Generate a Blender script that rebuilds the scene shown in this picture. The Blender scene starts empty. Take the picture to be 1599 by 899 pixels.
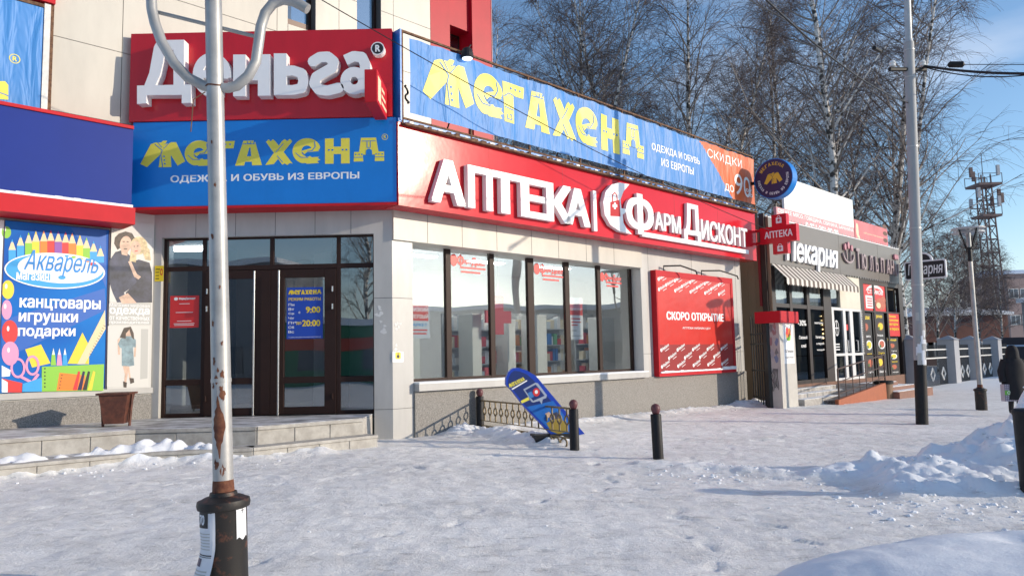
import bpy, bmesh, math, random
from mathutils import Vector, Matrix, noise, geometry
R = math.radians
sc = bpy.context.scene
C = sc.collection
# ------------------------------------------------------------------ camera
FPX, CX, CY = 1160.0, 799.5, 449.5
PITCH, ROLL, EYE = R(5.15), R(1.2), 1.5
_f = Vector((0, math.cos(PITCH), math.sin(PITCH)))
_u0 = Vector((0, -math.sin(PITCH), math.cos(PITCH)))
_r0 = Vector((1, 0, 0))
_r = math.cos(ROLL) * _r0 - math.sin(ROLL) * _u0
_u = math.cos(ROLL) * _u0 + math.sin(ROLL) * _r0
CAM = Vector((0, 0, EYE))
cd = bpy.data.cameras.new('camera'); cam = bpy.data.objects.new('camera', cd); C.objects.link(cam)
m3 = Matrix((_r, _u, -_f)).transposed()
cam.matrix_world = Matrix.Translation(CAM) @ m3.to_4x4()
cd.sensor_width = 36; cd.lens = FPX / 1599 * 36; cd.clip_start = .05; cd.clip_end = 3000
sc.camera = cam
# ------------------------------------------------------------------ sky, sun, exposure
SUN_EL, SUN_AZ = R(15.0), R(-10.5)          # azimuth measured from +X towards +Y
w = bpy.data.worlds.new('World'); sc.world = w; w.use_nodes = True
nt = w.node_tree; bg = nt.nodes['Background']
sky = nt.nodes.new('ShaderNodeTexSky'); sky.sky_type = 'NISHITA'; sky.sun_disc = False
sky.sun_elevation = SUN_EL; sky.sun_rotation = R(90) - SUN_AZ
sky.air_density = 1.0; sky.dust_density = 0.2; sky.ozone_density = 3.0
tcw = nt.nodes.new('ShaderNodeTexCoord'); mpw = nt.nodes.new('ShaderNodeMapping'); mpw.inputs['Scale'].default_value = (1.5, 1.5, 5)
nw = nt.nodes.new('ShaderNodeTexNoise'); nw.inputs['Scale'].default_value = 1.7; nw.inputs['Detail'].default_value = 6
rw = nt.nodes.new('ShaderNodeValToRGB'); rw.color_ramp.elements[0].position = .5; rw.color_ramp.elements[1].position = .8; rw.color_ramp.elements[1].color = (.55, .55, .55, 1); rw.color_ramp.elements[0].color = (0, 0, 0, 1)
mw = nt.nodes.new('ShaderNodeMixRGB'); mw.inputs[2].default_value = (5.2, 5.3, 5.6, 1)
for a_, b_ in ((tcw.outputs['Generated'], mpw.inputs[0]), (mpw.outputs[0], nw.inputs[0]), (nw.outputs[0], rw.inputs[0]), (rw.outputs[0], mw.inputs[0]), (sky.outputs[0], mw.inputs[1])): nt.links.new(a_, b_)
# whitish winter haze low in the sky, brighter round the sun
def wn(kind, **kw):
    n_ = nt.nodes.new(kind)
    for k_, v_ in kw.items(): setattr(n_, k_, v_)
    return n_
sx = wn('ShaderNodeSeparateXYZ'); mr = wn('ShaderNodeMapRange', interpolation_type='SMOOTHSTEP'); mr.inputs[1].default_value = -.02; mr.inputs[2].default_value = .19; mr.inputs[3].default_value = .6; mr.inputs[4].default_value = 0
dp = wn('ShaderNodeVectorMath', operation='DOT_PRODUCT'); dp.inputs[1].default_value = (math.cos(SUN_EL) * math.cos(SUN_AZ), math.cos(SUN_EL) * math.sin(SUN_AZ), math.sin(SUN_EL))
mx0 = wn('ShaderNodeMath', operation='MAXIMUM'); mx0.inputs[1].default_value = 0; pw0 = wn('ShaderNodeMath', operation='POWER'); pw0.inputs[1].default_value = 4
hz = wn('ShaderNodeMixRGB'); hz.inputs[1].default_value = (3.3, 3.75, 4.4, 1); hz.inputs[2].default_value = (22, 21.4, 20.4, 1); mh = wn('ShaderNodeMixRGB')
for a_, b_ in ((tcw.outputs['Generated'], sx.inputs[0]), (sx.outputs[2], mr.inputs[0]), (tcw.outputs['Generated'], dp.inputs[0]), (dp.outputs['Value'], mx0.inputs[0]), (mx0.outputs[0], pw0.inputs[0]), (pw0.outputs[0], hz.inputs[0]), (mr.outputs[0], mh.inputs[0]), (mw.outputs[0], mh.inputs[1]), (hz.outputs[0], mh.inputs[2]), (mh.outputs[0], bg.inputs[0])): nt.links.new(a_, b_)
bg.inputs[1].default_value = .15
sl = bpy.data.lights.new('sun', 'SUN'); sun = bpy.data.objects.new('sun', sl); C.objects.link(sun)
sl.energy = 3.0; sl.angle = R(.5); sl.color = (1, .86, .68)
sdir = Vector((math.cos(SUN_EL) * math.cos(SUN_AZ), math.cos(SUN_EL) * math.sin(SUN_AZ), math.sin(SUN_EL)))
sun.rotation_euler = sdir.to_track_quat('Z', 'Y').to_euler()
sc.view_settings.view_transform = 'Standard'; sc.view_settings.look = 'None'
sc.view_settings.exposure = .5; sc.view_settings.gamma = 1
sc.render.engine = 'CYCLES'; sc.cycles.max_bounces = 7; sc.cycles.transparent_max_bounces = 12
sc.cycles.use_denoising = True
rnd = random.Random(7)

# ------------------------------------------------------------------ helpers
def ray(px, py):
    return _f + _r * ((px - CX) / FPX) - _u * ((py - CY) / FPX)

class Plane:
    """vertical plane: s runs along it, z is up, d is the distance out of it"""
    def __init__(self, ox, oy, ang):
        self.o = Vector((ox, oy, 0)); self.u = Vector((math.cos(ang), math.sin(ang), 0)); self.n = Vector((self.u.y, -self.u.x, 0))
    def P(self, s, z, d=0):
        return self.o + self.u * s + self.n * d + Vector((0, 0, z))
    def at(self, px, py, d=0):
        r = ray(px, py); t = (d - (CAM - self.o).dot(self.n)) / r.dot(self.n)
        p = CAM + r * t - self.o
        return p.dot(self.u), CAM.z + r.z * t

def base_z(x, y):
    return -.02 * max(-.2, min(x + 2.25, 25))
def on_ground(px, py):
    r = ray(px, py); z = 0
    for _ in range(12):
        t = (z - EYE) / r.z; p = CAM + r * t; z = base_z(p.x, p.y)
    return Vector((p.x, p.y, z))

def material(name): 
    m = bpy.data.materials.new(name); m.use_nodes = True
    return m, m.node_tree, m.node_tree.nodes['Principled BSDF']
def M(name, col, rough=.6, metal=0, spec=.5, var=0, vs=2.0, bump=0, bs=30, coat=0, stretch=(1, 1, 1), bdist=.01):
    m, t, b = material(name)
    b.inputs['Base Color'].default_value = (*col, 1); b.inputs['Roughness'].default_value = rough
    b.inputs['Metallic'].default_value = metal; b.inputs['Specular IOR Level'].default_value = spec
    b.inputs['Coat Weight'].default_value = coat; b.inputs['Coat Roughness'].default_value = .12
    if var or bump:
        tc = t.nodes.new('ShaderNodeTexCoord'); mp = t.nodes.new('ShaderNodeMapping'); mp.inputs['Scale'].default_value = stretch
        t.links.new(tc.outputs['Object'], mp.inputs[0])
    if var:
        n = t.nodes.new('ShaderNodeTexNoise'); n.inputs['Scale'].default_value = vs; n.inputs['Detail'].default_value = 6; n.inputs['Roughness'].default_value = .65
        t.links.new(mp.outputs[0], n.inputs[0])
        r = t.nodes.new('ShaderNodeValToRGB'); r.color_ramp.elements[0].position = .3; r.color_ramp.elements[1].position = .7
        r.color_ramp.elements[0].color = (*[c * (1 - var) for c in col], 1); r.color_ramp.elements[1].color = (*[min(1, c * (1 + var)) for c in col], 1)
        t.links.new(n.outputs[0], r.inputs[0]); t.links.new(r.outputs[0], b.inputs['Base Color'])
    if bump:
        n2 = t.nodes.new('ShaderNodeTexNoise'); n2.inputs['Scale'].default_value = bs; n2.inputs['Detail'].default_value = 4
        bp = t.nodes.new('ShaderNodeBump'); bp.inputs['Strength'].default_value = bump; bp.inputs['Distance'].default_value = bdist
        t.links.new(mp.outputs[0], n2.inputs[0]); t.links.new(n2.outputs[0], bp.inputs['Height']); t.links.new(bp.outputs[0], b.inputs['Normal'])
    return m
def two_tone(name, a, b_, scale, lo, hi, rough=.7, bump=.3, stretch=(1, 1, 1), detail=6, metal=0, bdist=.01, spec=.5):
    m, t, b = material(name)
    tc = t.nodes.new('ShaderNodeTexCoord'); mp = t.nodes.new('ShaderNodeMapping'); mp.inputs['Scale'].default_value = stretch
    n = t.nodes.new('ShaderNodeTexNoise'); n.inputs['Scale'].default_value = scale; n.inputs['Detail'].default_value = detail; n.inputs['Roughness'].default_value = .65
    r = t.nodes.new('ShaderNodeValToRGB'); r.color_ramp.elements[0].position = lo; r.color_ramp.elements[1].position = hi
    r.color_ramp.elements[0].color = (*a, 1); r.color_ramp.elements[1].color = (*b_, 1)
    bp = t.nodes.new('ShaderNodeBump'); bp.inputs['Strength'].default_value = bump; bp.inputs['Distance'].default_value = bdist
    L = t.links.new
    L(tc.outputs['Object'], mp.inputs[0]); L(mp.outputs[0], n.inputs[0]); L(n.outputs[0], r.inputs[0]); L(r.outputs[0], b.inputs['Base Color'])
    L(n.outputs[0], bp.inputs['Height']); L(bp.outputs[0], b.inputs['Normal'])
    b.inputs['Roughness'].default_value = rough; b.inputs['Metallic'].default_value = metal; b.inputs['Specular IOR Level'].default_value = spec
    return m
def glass_mat(name, ior=1.7, tint=(.8, .86, .86), wob=.02):
    m = bpy.data.materials.new(name); m.use_nodes = True; t = m.node_tree; t.nodes.clear()
    o = t.nodes.new('ShaderNodeOutputMaterial'); mx = t.nodes.new('ShaderNodeMixShader'); tr = t.nodes.new('ShaderNodeBsdfTransparent'); gl = t.nodes.new('ShaderNodeBsdfGlossy')
    f0 = ((ior - 1) / (ior + 1)) ** 2
    ge = t.nodes.new('ShaderNodeNewGeometry'); dt = t.nodes.new('ShaderNodeVectorMath'); dt.operation = 'DOT_PRODUCT'; ab = t.nodes.new('ShaderNodeMath'); ab.operation = 'ABSOLUTE'
    om = t.nodes.new('ShaderNodeMath'); om.operation = 'SUBTRACT'; om.inputs[0].default_value = 1; pw = t.nodes.new('ShaderNodeMath'); pw.operation = 'POWER'; pw.inputs[1].default_value = 5
    fr = t.nodes.new('ShaderNodeMath'); fr.operation = 'MULTIPLY_ADD'; fr.inputs[1].default_value = 1 - f0; fr.inputs[2].default_value = f0
    K = t.links.new; K(ge.outputs['Normal'], dt.inputs[0]); K(ge.outputs['Incoming'], dt.inputs[1]); K(dt.outputs['Value'], ab.inputs[0]); K(ab.outputs[0], om.inputs[1]); K(om.outputs[0], pw.inputs[0]); K(pw.outputs[0], fr.inputs[0])
    gl.inputs['Roughness'].default_value = .01; tr.inputs[0].default_value = (*tint, 1)
    n = t.nodes.new('ShaderNodeTexNoise'); n.inputs['Scale'].default_value = 1.1; n.inputs['Detail'].default_value = 0
    bp = t.nodes.new('ShaderNodeBump'); bp.inputs['Strength'].default_value = wob; bp.inputs['Distance'].default_value = .2
    tc = t.nodes.new('ShaderNodeTexCoord'); L = t.links.new
    L(tc.outputs['Object'], n.inputs[0]); L(n.outputs[0], bp.inputs['Height']); L(bp.outputs[0], gl.inputs['Normal'])
    L(fr.outputs[0], mx.inputs[0]); L(tr.outputs[0], mx.inputs[1]); L(gl.outputs[0], mx.inputs[2]); L(mx.outputs[0], o.inputs[0])
    return m
def emit(name, col, st):
    m, t, b = material(name); b.inputs['Base Color'].default_value = (*col, 1); b.inputs['Emission Color'].default_value = (*col, 1); b.inputs['Emission Strength'].default_value = st
    return m

# 2-D shapes --------------------------------------------------------
class Clean(list): pass        # triangles that already form one clean, non-overlapping area
class Multi(list): pass        # contours of one glyph, filled by winding number
def _wind(px, py, q):
    w_ = 0; xj, yj = q[-1]
    for xi, yi in q:
        if (yi > py) != (yj > py) and px < (xj - xi) * (py - yi) / (yj - yi) + xi: w_ += 1 if yj > yi else -1
        xj, yj = xi, yi
    return w_
def _clean(p):
    q = [p[0]]
    for a in p[1:]:
        if (a[0] - q[-1][0]) ** 2 + (a[1] - q[-1][1]) ** 2 > 1e-12: q.append(a)
    if len(q) > 2 and (q[0][0] - q[-1][0]) ** 2 + (q[0][1] - q[-1][1]) ** 2 < 1e-12: q.pop()
    return q
def _union(polys):
    vs, es, kept = [], [], []
    for p in polys:
        cs = [q for q in map(_clean, p if isinstance(p, Multi) else [p]) if len(q) > 2]
        if not cs: continue
        for q in cs: k = len(vs); vs += [Vector(a) for a in q]; es += [(k + i, k + (i + 1) % len(q)) for i in range(len(q))]
        xs, ys = [a[0] for q in cs for a in q], [a[1] for q in cs for a in q]; kept.append((min(xs), max(xs), min(ys), max(ys), cs))
    if not kept: return [], []
    def cdt(vs, es):
        ov, oe, of, _, _, _ = geometry.delaunay_2d_cdt(vs, es, [], 0, 1e-6, False); out = []
        for f in of:
            a, b, c = [ov[i] for i in f[:3]]
            ar = (b.x - a.x) * (c.y - a.y) - (b.y - a.y) * (c.x - a.x)
            if abs(ar) < 1e-12: continue
            x, y = (a.x + b.x + c.x) / 3, (a.y + b.y + c.y) / 3
            for x0, x1, y0, y1, cs in kept:
                if x0 <= x <= x1 and y0 <= y <= y1 and sum(_wind(x, y, q) for q in cs):
                    out.append(tuple(f) if ar > 0 else tuple(reversed(f))); break
        return ov, out
    ov, out = cdt(vs, es)
    if len(kept) > 3:                       # keep only the outline and triangulate again
        ec = set()
        for f in out:
            for i in range(3):
                e = (f[i], f[(i + 1) % 3])
                if (e[1], e[0]) in ec: ec.remove((e[1], e[0]))
                else: ec.add(e)
        ids = sorted({i for e in ec for i in e}); mp = {i: k for k, i in enumerate(ids)}
        if ids: ov, out = cdt([ov[i] for i in ids], [(mp[a], mp[b]) for a, b in ec])
    return [tuple(v) for v in ov], out
def _pts(p): return [a for q in p for a in q] if isinstance(p, Multi) else p
def _groups(polys):
    bb = []
    for p in polys:
        xs, ys = [a[0] for a in _pts(p)], [a[1] for a in _pts(p)]; bb.append((min(xs), max(xs), min(ys), max(ys)))
    par = list(range(len(polys)))
    def find(i):
        while par[i] != i: par[i] = par[par[i]]; i = par[i]
        return i
    act = []
    for i in sorted(range(len(polys)), key=lambda i: bb[i][0]):
        a = bb[i]; act = [j for j in act if bb[j][1] >= a[0]]
        for j in act:
            if bb[j][2] <= a[3] and bb[j][3] >= a[2]: par[find(i)] = find(j)
        act.append(i)
    gd = {}
    for i in range(len(polys)): gd.setdefault(find(i), []).append(polys[i])
    return list(gd.values())
def union2d(polys):
    ov, of = [], []
    if isinstance(polys, Clean):
        ix = {}
        for q in polys:
            f = []
            for p in q:
                k = (round(p[0], 7), round(p[1], 7))
                if k not in ix: ix[k] = len(ov); ov.append(p)
                f.append(ix[k])
            if len(set(f)) > 2: of.append(tuple(f))
        return ov, of
    for g in _groups(polys):
        v, f = _union(g); k = len(ov); ov += v; of += [tuple(k + i for i in t) for t in f]
    return ov, of
def stroke(pts, wd, cap=0):
    """polygons covering a polyline of the given width (numbers or per-point list)"""
    ws = wd if isinstance(wd, (list, tuple)) else [wd] * len(pts)
    out = []
    for i in range(len(pts) - 1):
        (x0, y0), (x1, y1) = pts[i], pts[i + 1]; l = math.hypot(x1 - x0, y1 - y0) or 1e-9
        dx, dy = (x1 - x0) / l, (y1 - y0) / l; a, b = ws[i] / 2, ws[i + 1] / 2
        out.append([(x0 - dy * a, y0 + dx * a), (x1 - dy * b, y1 + dx * b), (x1 + dy * b, y1 - dx * b), (x0 + dy * a, y0 - dx * a)])
    for i in range(1 - (1 if cap else 0), len(pts) - 1 + (1 if cap else 0)):
        out.append(disc(pts[i][0], pts[i][1], ws[i] / 2, n=10))
    return out
def disc(x, y, r, ry=None, n=20, a0=0, a1=360, rot=0):
    ry = r if ry is None else ry; k = n if a1 - a0 >= 360 else n + 1; o = []
    for i in range(k):
        a = R(a0 + (a1 - a0) * i / n); px, py = r * math.cos(a), ry * math.sin(a)
        o.append((x + px * math.cos(rot) - py * math.sin(rot), y + px * math.sin(rot) + py * math.cos(rot)))
    return o
def arc(x, y, r, ry, a0, a1, n=14):
    return [(x + r * math.cos(R(a0 + (a1 - a0) * i / n)), y + ry * math.sin(R(a0 + (a1 - a0) * i / n))) for i in range(n + 1)]
def rect2(x0, y0, x1, y1):
    return [(x0, y0), (x1, y0), (x1, y1), (x0, y1)]
def rrect(x0, y0, x1, y1, r, n=5):
    o = []
    for cx, cy, a in ((x1 - r, y1 - r, 0), (x0 + r, y1 - r, 90), (x0 + r, y0 + r, 180), (x1 - r, y0 + r, 270)):
        o += arc(cx, cy, r, r, a, a + 90, n)
    return o
def fit(polys, x0, y0, x1, y1, box=None):
    if box is None:
        xs = [p[0] for q in polys for p in q]; ys = [p[1] for q in polys for p in q]; box = (min(xs), min(ys), max(xs), max(ys))
    a, b, c, d = box
    return type(polys)([(x0 + (x - a) / (c - a) * (x1 - x0), y0 + (y - b) / (d - b) * (y1 - y0)) for x, y in q] for q in polys)
_tc = {}
def text2d(body, bold=0, shear=0, space=1.0):
    k = (body, bold, shear, space)
    if k in _tc: return _tc[k]
    c = bpy.data.curves.new('lettering', 'FONT'); c.body = body; c.size = 1; c.shear = shear; c.resolution_u = 3; c.space_character = space
    o = bpy.data.objects.new('lettering', c); C.objects.link(o); dg = bpy.context.evaluated_depsgraph_get(); dg.update()
    cu = o.evaluated_get(dg).to_curve(dg); cont = []
    for sp in cu.splines:
        B = list(sp.bezier_points); q = []
        for i, p0 in enumerate(B):
            p1 = B[(i + 1) % len(B)]; P0, P1, P2_, P3 = p0.co, p0.handle_right, p1.handle_left, p1.co; d = (P3 - P0).length
            st = (P1 - P0).cross(P3 - P0).length < 1e-5 and (P2_ - P0).cross(P3 - P0).length < 1e-5
            n = 1 if st else (3 if d < .25 else 4)
            for j in range(n):
                t = j / n; v = P0 * (1 - t) ** 3 + P1 * 3 * t * (1 - t) ** 2 + P2_ * 3 * t * t * (1 - t) + P3 * t ** 3; q.append((v.x, v.y))
        if len(q) > 2: cont.append(q)
    o.to_curve_clear(); bpy.data.objects.remove(o); bpy.data.curves.remove(c)
    base = [Multi(g) for g in _groups(cont)]; res = base
    if bold: res = [Multi([(x + dx, y + dy) for x, y in q] for q in g) for g in base for dx, dy in ((-bold, -bold * .5), (bold, -bold * .5), (-bold, bold * .5), (bold, bold * .5), (0, 0))]
    v, f = union2d(res); _tc[k] = Clean([v[i] for i in t] for t in f)
    return _tc[k]

# mesh builder ------------------------------------------------------
class MB:
    def __init__(self): self.v, self.f, self.mi, self.mats = [], [], [], []
    def idx(self, m):
        if m not in self.mats: self.mats.append(m)
        return self.mats.index(m)
    def add(self, vs, fs, m):
        k = len(self.v); self.v += [Vector(a) for a in vs]; i = self.idx(m)
        for f in fs: self.f.append([k + a for a in f]); self.mi.append(i)
        return self
    def hexa(self, p, m):      # p: 4 bottom (ccw from above), 4 top
        return self.add(p, [(3, 2, 1, 0), (4, 5, 6, 7), (0, 1, 5, 4), (1, 2, 6, 5), (2, 3, 7, 6), (3, 0, 4, 7)], m)
    def pbox(self, pl, s0, s1, z0, z1, d0, d1, m):
        if s0 > s1: s0, s1 = s1, s0
        if z0 > z1: z0, z1 = z1, z0
        if d0 > d1: d0, d1 = d1, d0
        return self.hexa([pl.P(s0, z0, d1), pl.P(s1, z0, d1), pl.P(s1, z0, d0), pl.P(s0, z0, d0), pl.P(s0, z1, d1), pl.P(s1, z1, d1), pl.P(s1, z1, d0), pl.P(s0, z1, d0)], m)
    def box(self, x0, x1, y0, y1, z0, z1, m):
        return self.hexa([(x0, y0, z0), (x1, y0, z0), (x1, y1, z0), (x0, y1, z0), (x0, y0, z1), (x1, y0, z1), (x1, y1, z1), (x0, y1, z1)], m)
    def flat(self, pl, polys, d, m, thick=0, side=None):
        ov, of = union2d(polys)
        if not of: return self
        n = len(ov)
        self.add([pl.P(a, b, d + thick) for a, b in ov], of, m)
        if thick:
            ec = {}
            for f in of:
                for i in range(3):
                    a, b = f[i], f[(i + 1) % 3]
                    if (b, a) in ec: del ec[(b, a)]
                    else: ec[(a, b)] = 1
            vs, fs = [], []
            for a, b in ec:
                k = len(vs); vs += [pl.P(*ov[a], d), pl.P(*ov[b], d), pl.P(*ov[b], d + thick), pl.P(*ov[a], d + thick)]; fs.append((k, k + 1, k + 2, k + 3))
            self.add(vs, fs, side or m)
        return self
    def px(self, pl, d, polys, m, thick=0, side=None):      # outlines measured on the plane
        return self.flat(pl, [[pl.at(x, y, d + thick) for x, y in q] for q in polys], d, m, thick, side)
    def text(self, pl, d, bl, tr, body, m, bold=0, thick=0, shear=0, side=None, space=1.0):
        s0, z0 = pl.at(*bl, d + thick); s1, z1 = pl.at(*tr, d + thick)
        return self.flat(pl, fit(text2d(body, bold, shear, space), s0, z0, s1, z1), d, m, thick, side)
    def tube(self, pts, r, m, n=8, cap=True):
        pts = [Vector(p) for p in pts]; rs = r if isinstance(r, (list, tuple)) else [r] * len(pts)
        vs, fs = [], []; pv = None
        for i, p in enumerate(pts):
            t = (pts[min(i + 1, len(pts) - 1)] - pts[max(i - 1, 0)]).normalized()
            if pv is None:
                pv = t.orthogonal().normalized()
            else:
                pv = (pv - t * pv.dot(t)); pv = pv.normalized() if pv.length > 1e-6 else t.orthogonal().normalized()
            q = t.cross(pv)
            for k in range(n):
                a = 2 * math.pi * k / n; vs.append(p + (pv * math.cos(a) + q * math.sin(a)) * rs[i])
        for i in range(len(pts) - 1):
            for k in range(n):
                a, b = i * n + k, i * n + (k + 1) % n; fs.append((a, b, b + n, a + n))
        if cap: fs += [tuple(reversed(range(n))), tuple(range((len(pts) - 1) * n, len(pts) * n))]
        return self.add(vs, fs, m)
    def lathe(self, c, prof, m, n=24):
        c = Vector(c); vs, fs = [], []
        for r, z in prof:
            for k in range(n):
                a = 2 * math.pi * k / n; vs.append(c + Vector((r * math.cos(a), r * math.sin(a), z)))
        for i in range(len(prof) - 1):
            for k in range(n):
                a, b = i * n + k, i * n + (k + 1) % n; fs.append((a, b, b + n, a + n))
        fs += [tuple(reversed(range(n))), tuple(range((len(prof) - 1) * n, len(prof) * n))]
        return self.add(vs, fs, m)
    def build(self, name, parent=None, loc=None, smooth=False, bevel=0):
        o = Vector((0, 0, 0))
        p = parent
        while p is not None: o += p.location; p = p.parent
        if parent is None and loc is not None: o = Vector(loc)
        me = bpy.data.meshes.new(name); me.from_pydata([v - o for v in self.v], [], self.f)
        for m in self.mats: me.materials.append(m)
        me.polygons.foreach_set('material_index', self.mi)
        if smooth: me.polygons.foreach_set('use_smooth', [True] * len(me.polygons))
        me.update()
        ob = bpy.data.objects.new(name, me); C.objects.link(ob)
        if parent is not None: ob.parent = parent
        elif loc is not None: ob.location = o
        if smooth == 'auto' or smooth is True:
            try:
                me.set_sharp_from_angle(angle=R(40))
            except Exception: pass
        if bevel:
            b = ob.modifiers.new('bevel', 'BEVEL'); b.width = bevel; b.segments = 2; b.limit_method = 'ANGLE'
        return ob
def tag(o, label, cat, group=None, kind=None):
    if label: o['label'] = label
    if cat: o['category'] = cat
    if group: o['group'] = group
    if kind: o['kind'] = kind
    return o
def thing(name, label, cat, loc=(0, 0, 0), group=None):
    o = bpy.data.objects.new(name, None); o.empty_display_size = .2; C.objects.link(o); o.location = loc
    return tag(o, label, cat, group)
def dup(root, loc, rotz=0, label=None, group=None, scale=1):
    r = root.copy(); C.objects.link(r); r.location = loc; r.rotation_euler = (0, 0, rotz); r.scale = (scale,) * 3
    if label: r['label'] = label
    if group: r['group'] = group
    for ch in list(root.children):
        c = ch.copy(); C.objects.link(c); c.parent = r
        for g in list(ch.children):
            d = g.copy(); C.objects.link(d); d.parent = c
    return r
def crop(ox, oy, k):
    return lambda pts: [(ox + x / k, oy + y / k) for x, y in pts]

# ------------------------------------------------------------------ planes of the place
P1 = Plane(-2.25, 13.9, 0)                    # chamfered entrance front
P2 = Plane(-2.25, 13.9, R(45))                # pharmacy front
P0 = Plane(-6.75, 13.9, R(45))                # toy shop front on the left
PB = Plane(P2.P(0, 0, .45).x, P2.P(0, 0, .45).y, R(45))   # bakery front and fence line

# ------------------------------------------------------------------ materials
SNOWW = M('snow_white', (.82, .84, .87), .75, var=.04, vs=4, bump=.5, bs=14, bdist=.03)
BEIGE = M('beige_panel', (.50, .475, .42), .42, var=.09, vs=1.6, stretch=(1, 1, .3))
GREYP = M('grey_panel', (.47, .46, .44), .38, var=.12, vs=1.8, stretch=(1, 1, .3))
SEAM = M('seam_dark', (.1, .1, .1), .8)
RED = M('red_sign', (.52, .010, .02), .25, var=.10, vs=1, stretch=(2, 2, .5), bump=.06, bs=1.2, bdist=.05)
REDG = M('red_gloss', (.60, .018, .03), .15, spec=.2, var=.05, vs=.8, bump=.03, bs=1.3, bdist=.1)
REDM = M('red_matte', (.5, .015, .025), .55, spec=.2, var=.08)
REDC = M('red_cladding', (.42, .01, .026), .4, spec=.2, var=.08)
BLUE = M('blue_sign', (.004, .19, .62), .4, var=.05, vs=1.5, bump=.12, bs=3, bdist=.05)
BLUED = M('blue_fascia', (.005, .026, .22), .5, spec=.2, var=.05, vs=1)
YEL = M('yellow_print', (.78, .68, .08), .45)
YELB = M('yellow_bright', (.85, .62, .02), .45)
WHITE = M('white_letter', (.82, .82, .83), .35, var=.03)
WHITEP = M('white_print', (.84, .84, .84), .45)
BLACK = M('black_paint', (.012, .012, .014), .55, spec=.3, var=.3, vs=12, bump=.25, bs=30)
BLACKP = M('black_print', (.015, .015, .018), .5)
BROWNF = M('brown_frame', (.03, .015, .012), .5, spec=.2, var=.1)
GALV = M('galvanized', (.45, .45, .44), .42, metal=.45, var=.12, vs=5, bump=.15, bs=25)
STEEL = M('steel', (.6, .6, .6), .25, metal=1)
GLASS = glass_mat('shop_glass', 2.9, (.95, .97, .97))
GLASSD = glass_mat('door_glass', 2.7, (.8, .84, .86))
DARK = M('dark_interior', (.06, .06, .065), .8)
GRANITE = two_tone('granite', (.15, .14, .13), (.34, .325, .3), 60, .38, .62, .75, .25)
TILE = two_tone('porcelain_tile', (.32, .30, .27), (.47, .45, .41), 6, .35, .65, .6, .1)
def prism(mb, poly, z0, z1, mat, top=None):
    ar = sum(poly[i][0] * poly[(i + 1) % len(poly)][1] - poly[(i + 1) % len(poly)][0] * poly[i][1] for i in range(len(poly)))
    if ar < 0: poly = poly[::-1]
    n = len(poly)
    mb.add([(x, y, z0) for x, y in poly] + [(x, y, z1) for x, y in poly], [tuple(reversed(range(n)))] + [(i, (i + 1) % n, n + (i + 1) % n, n + i) for i in range(n)], mat)
    mb.add([(x, y, z1) for x, y in poly], [tuple(range(n))], top or mat)
def seg_d(x, y, a, b):
    vx, vy = b[0] - a[0], b[1] - a[1]; t = max(0, min(1, ((x - a[0]) * vx + (y - a[1]) * vy) / (vx * vx + vy * vy)))
    return math.hypot(x - a[0] - vx * t, y - a[1] - vy * t), t
def sstep(t): t = max(0, min(1, t)); return t * t * (3 - 2 * t)
def nz(x, y, s, o=0): return noise.noise(Vector((x * s + o, y * s - o, o * .7)))
RIDGES = [([(-9.9, 7.75), (-7.9, 9.2), (-6.05, 10.95), (-5.4, 11.3), (-4.7, 11.45)], .3, .33), ([(-4.5, 11.35), (-3.9, 11.5), (-3.2, 12.1)], .11, .3),
          ([(1.9, 10.5), (2.7, 10.2), (3.7, 9.5)], .09, .3), ([(-.9, 14.7), (.0, 13.7), (.75, 12.9)], .2, .33),
          ([tuple(P2.P(1.2, 0, .25)[:2]), tuple(P2.P(13.2, 0, .25)[:2])], .10, .32), ([tuple(P2.P(12.6, 0, .4)[:2]), tuple(P2.P(15.3, 0, .8)[:2])], .13, .45),
          ([tuple(PB.P(30.5, 0, .9)[:2]), tuple(PB.P(60, 0, .9)[:2])], .6, 1.0), ([tuple(PB.P(31, 0, 2.2)[:2]), tuple(PB.P(60, 0, 3.0)[:2])], .3, 1.2)]
_fp = {}
def _prints():
    g = random.Random(31)
    paths = [((-6, 6.0), (2.2, 14.0)), ((-8, 8.6), (4, 11.5)), ((-3, 4.2), (6.5, 16)), ((-2.6, 11.8), (3, 6)), ((0, 11.5), (9, 19)), ((-7, 5), (-3, 11.5)), ((1.5, 5), (1.2, 12.5)), ((2.6, 9.4), (5.2, 8.6)), ((2, 13), (8, 15))]
    for (x0, y0), (x1, y1) in paths:
        l = math.hypot(x1 - x0, y1 - y0); n = int(l / .62); ux, uy = (x1 - x0) / l, (y1 - y0) / l
        for i in range(n):
            sd = .11 if i % 2 else -.11; q = i * .62 + g.gauss(0, .06); x = x0 + ux * q - uy * sd + g.gauss(0, .07); y = y0 + uy * q + ux * sd + g.gauss(0, .07); a = math.atan2(uy, ux) + g.gauss(0, .2)
            for cx_ in (-1, 0, 1):
                for cy_ in (-1, 0, 1): _fp.setdefault((int(x * 2) + cx_, int(y * 2) + cy_), []).append((x, y, math.cos(a), math.sin(a), g.uniform(.008, .022)))
_prints()
def prints(x, y):
    z = 0
    for px_, py_, c, s, dp_ in _fp.get((int(x * 2), int(y * 2)), ()):
        u_, v_ = ((x - px_) * c + (y - py_) * s) / .155, (-(x - px_) * s + (y - py_) * c) / .06
        r2 = u_ * u_ + v_ * v_
        if r2 < 2.2: z += dp_ * (math.exp(-r2 ** 3) - .45 * math.exp(-((r2 - 1.45) / .35) ** 2))
    return z
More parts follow.
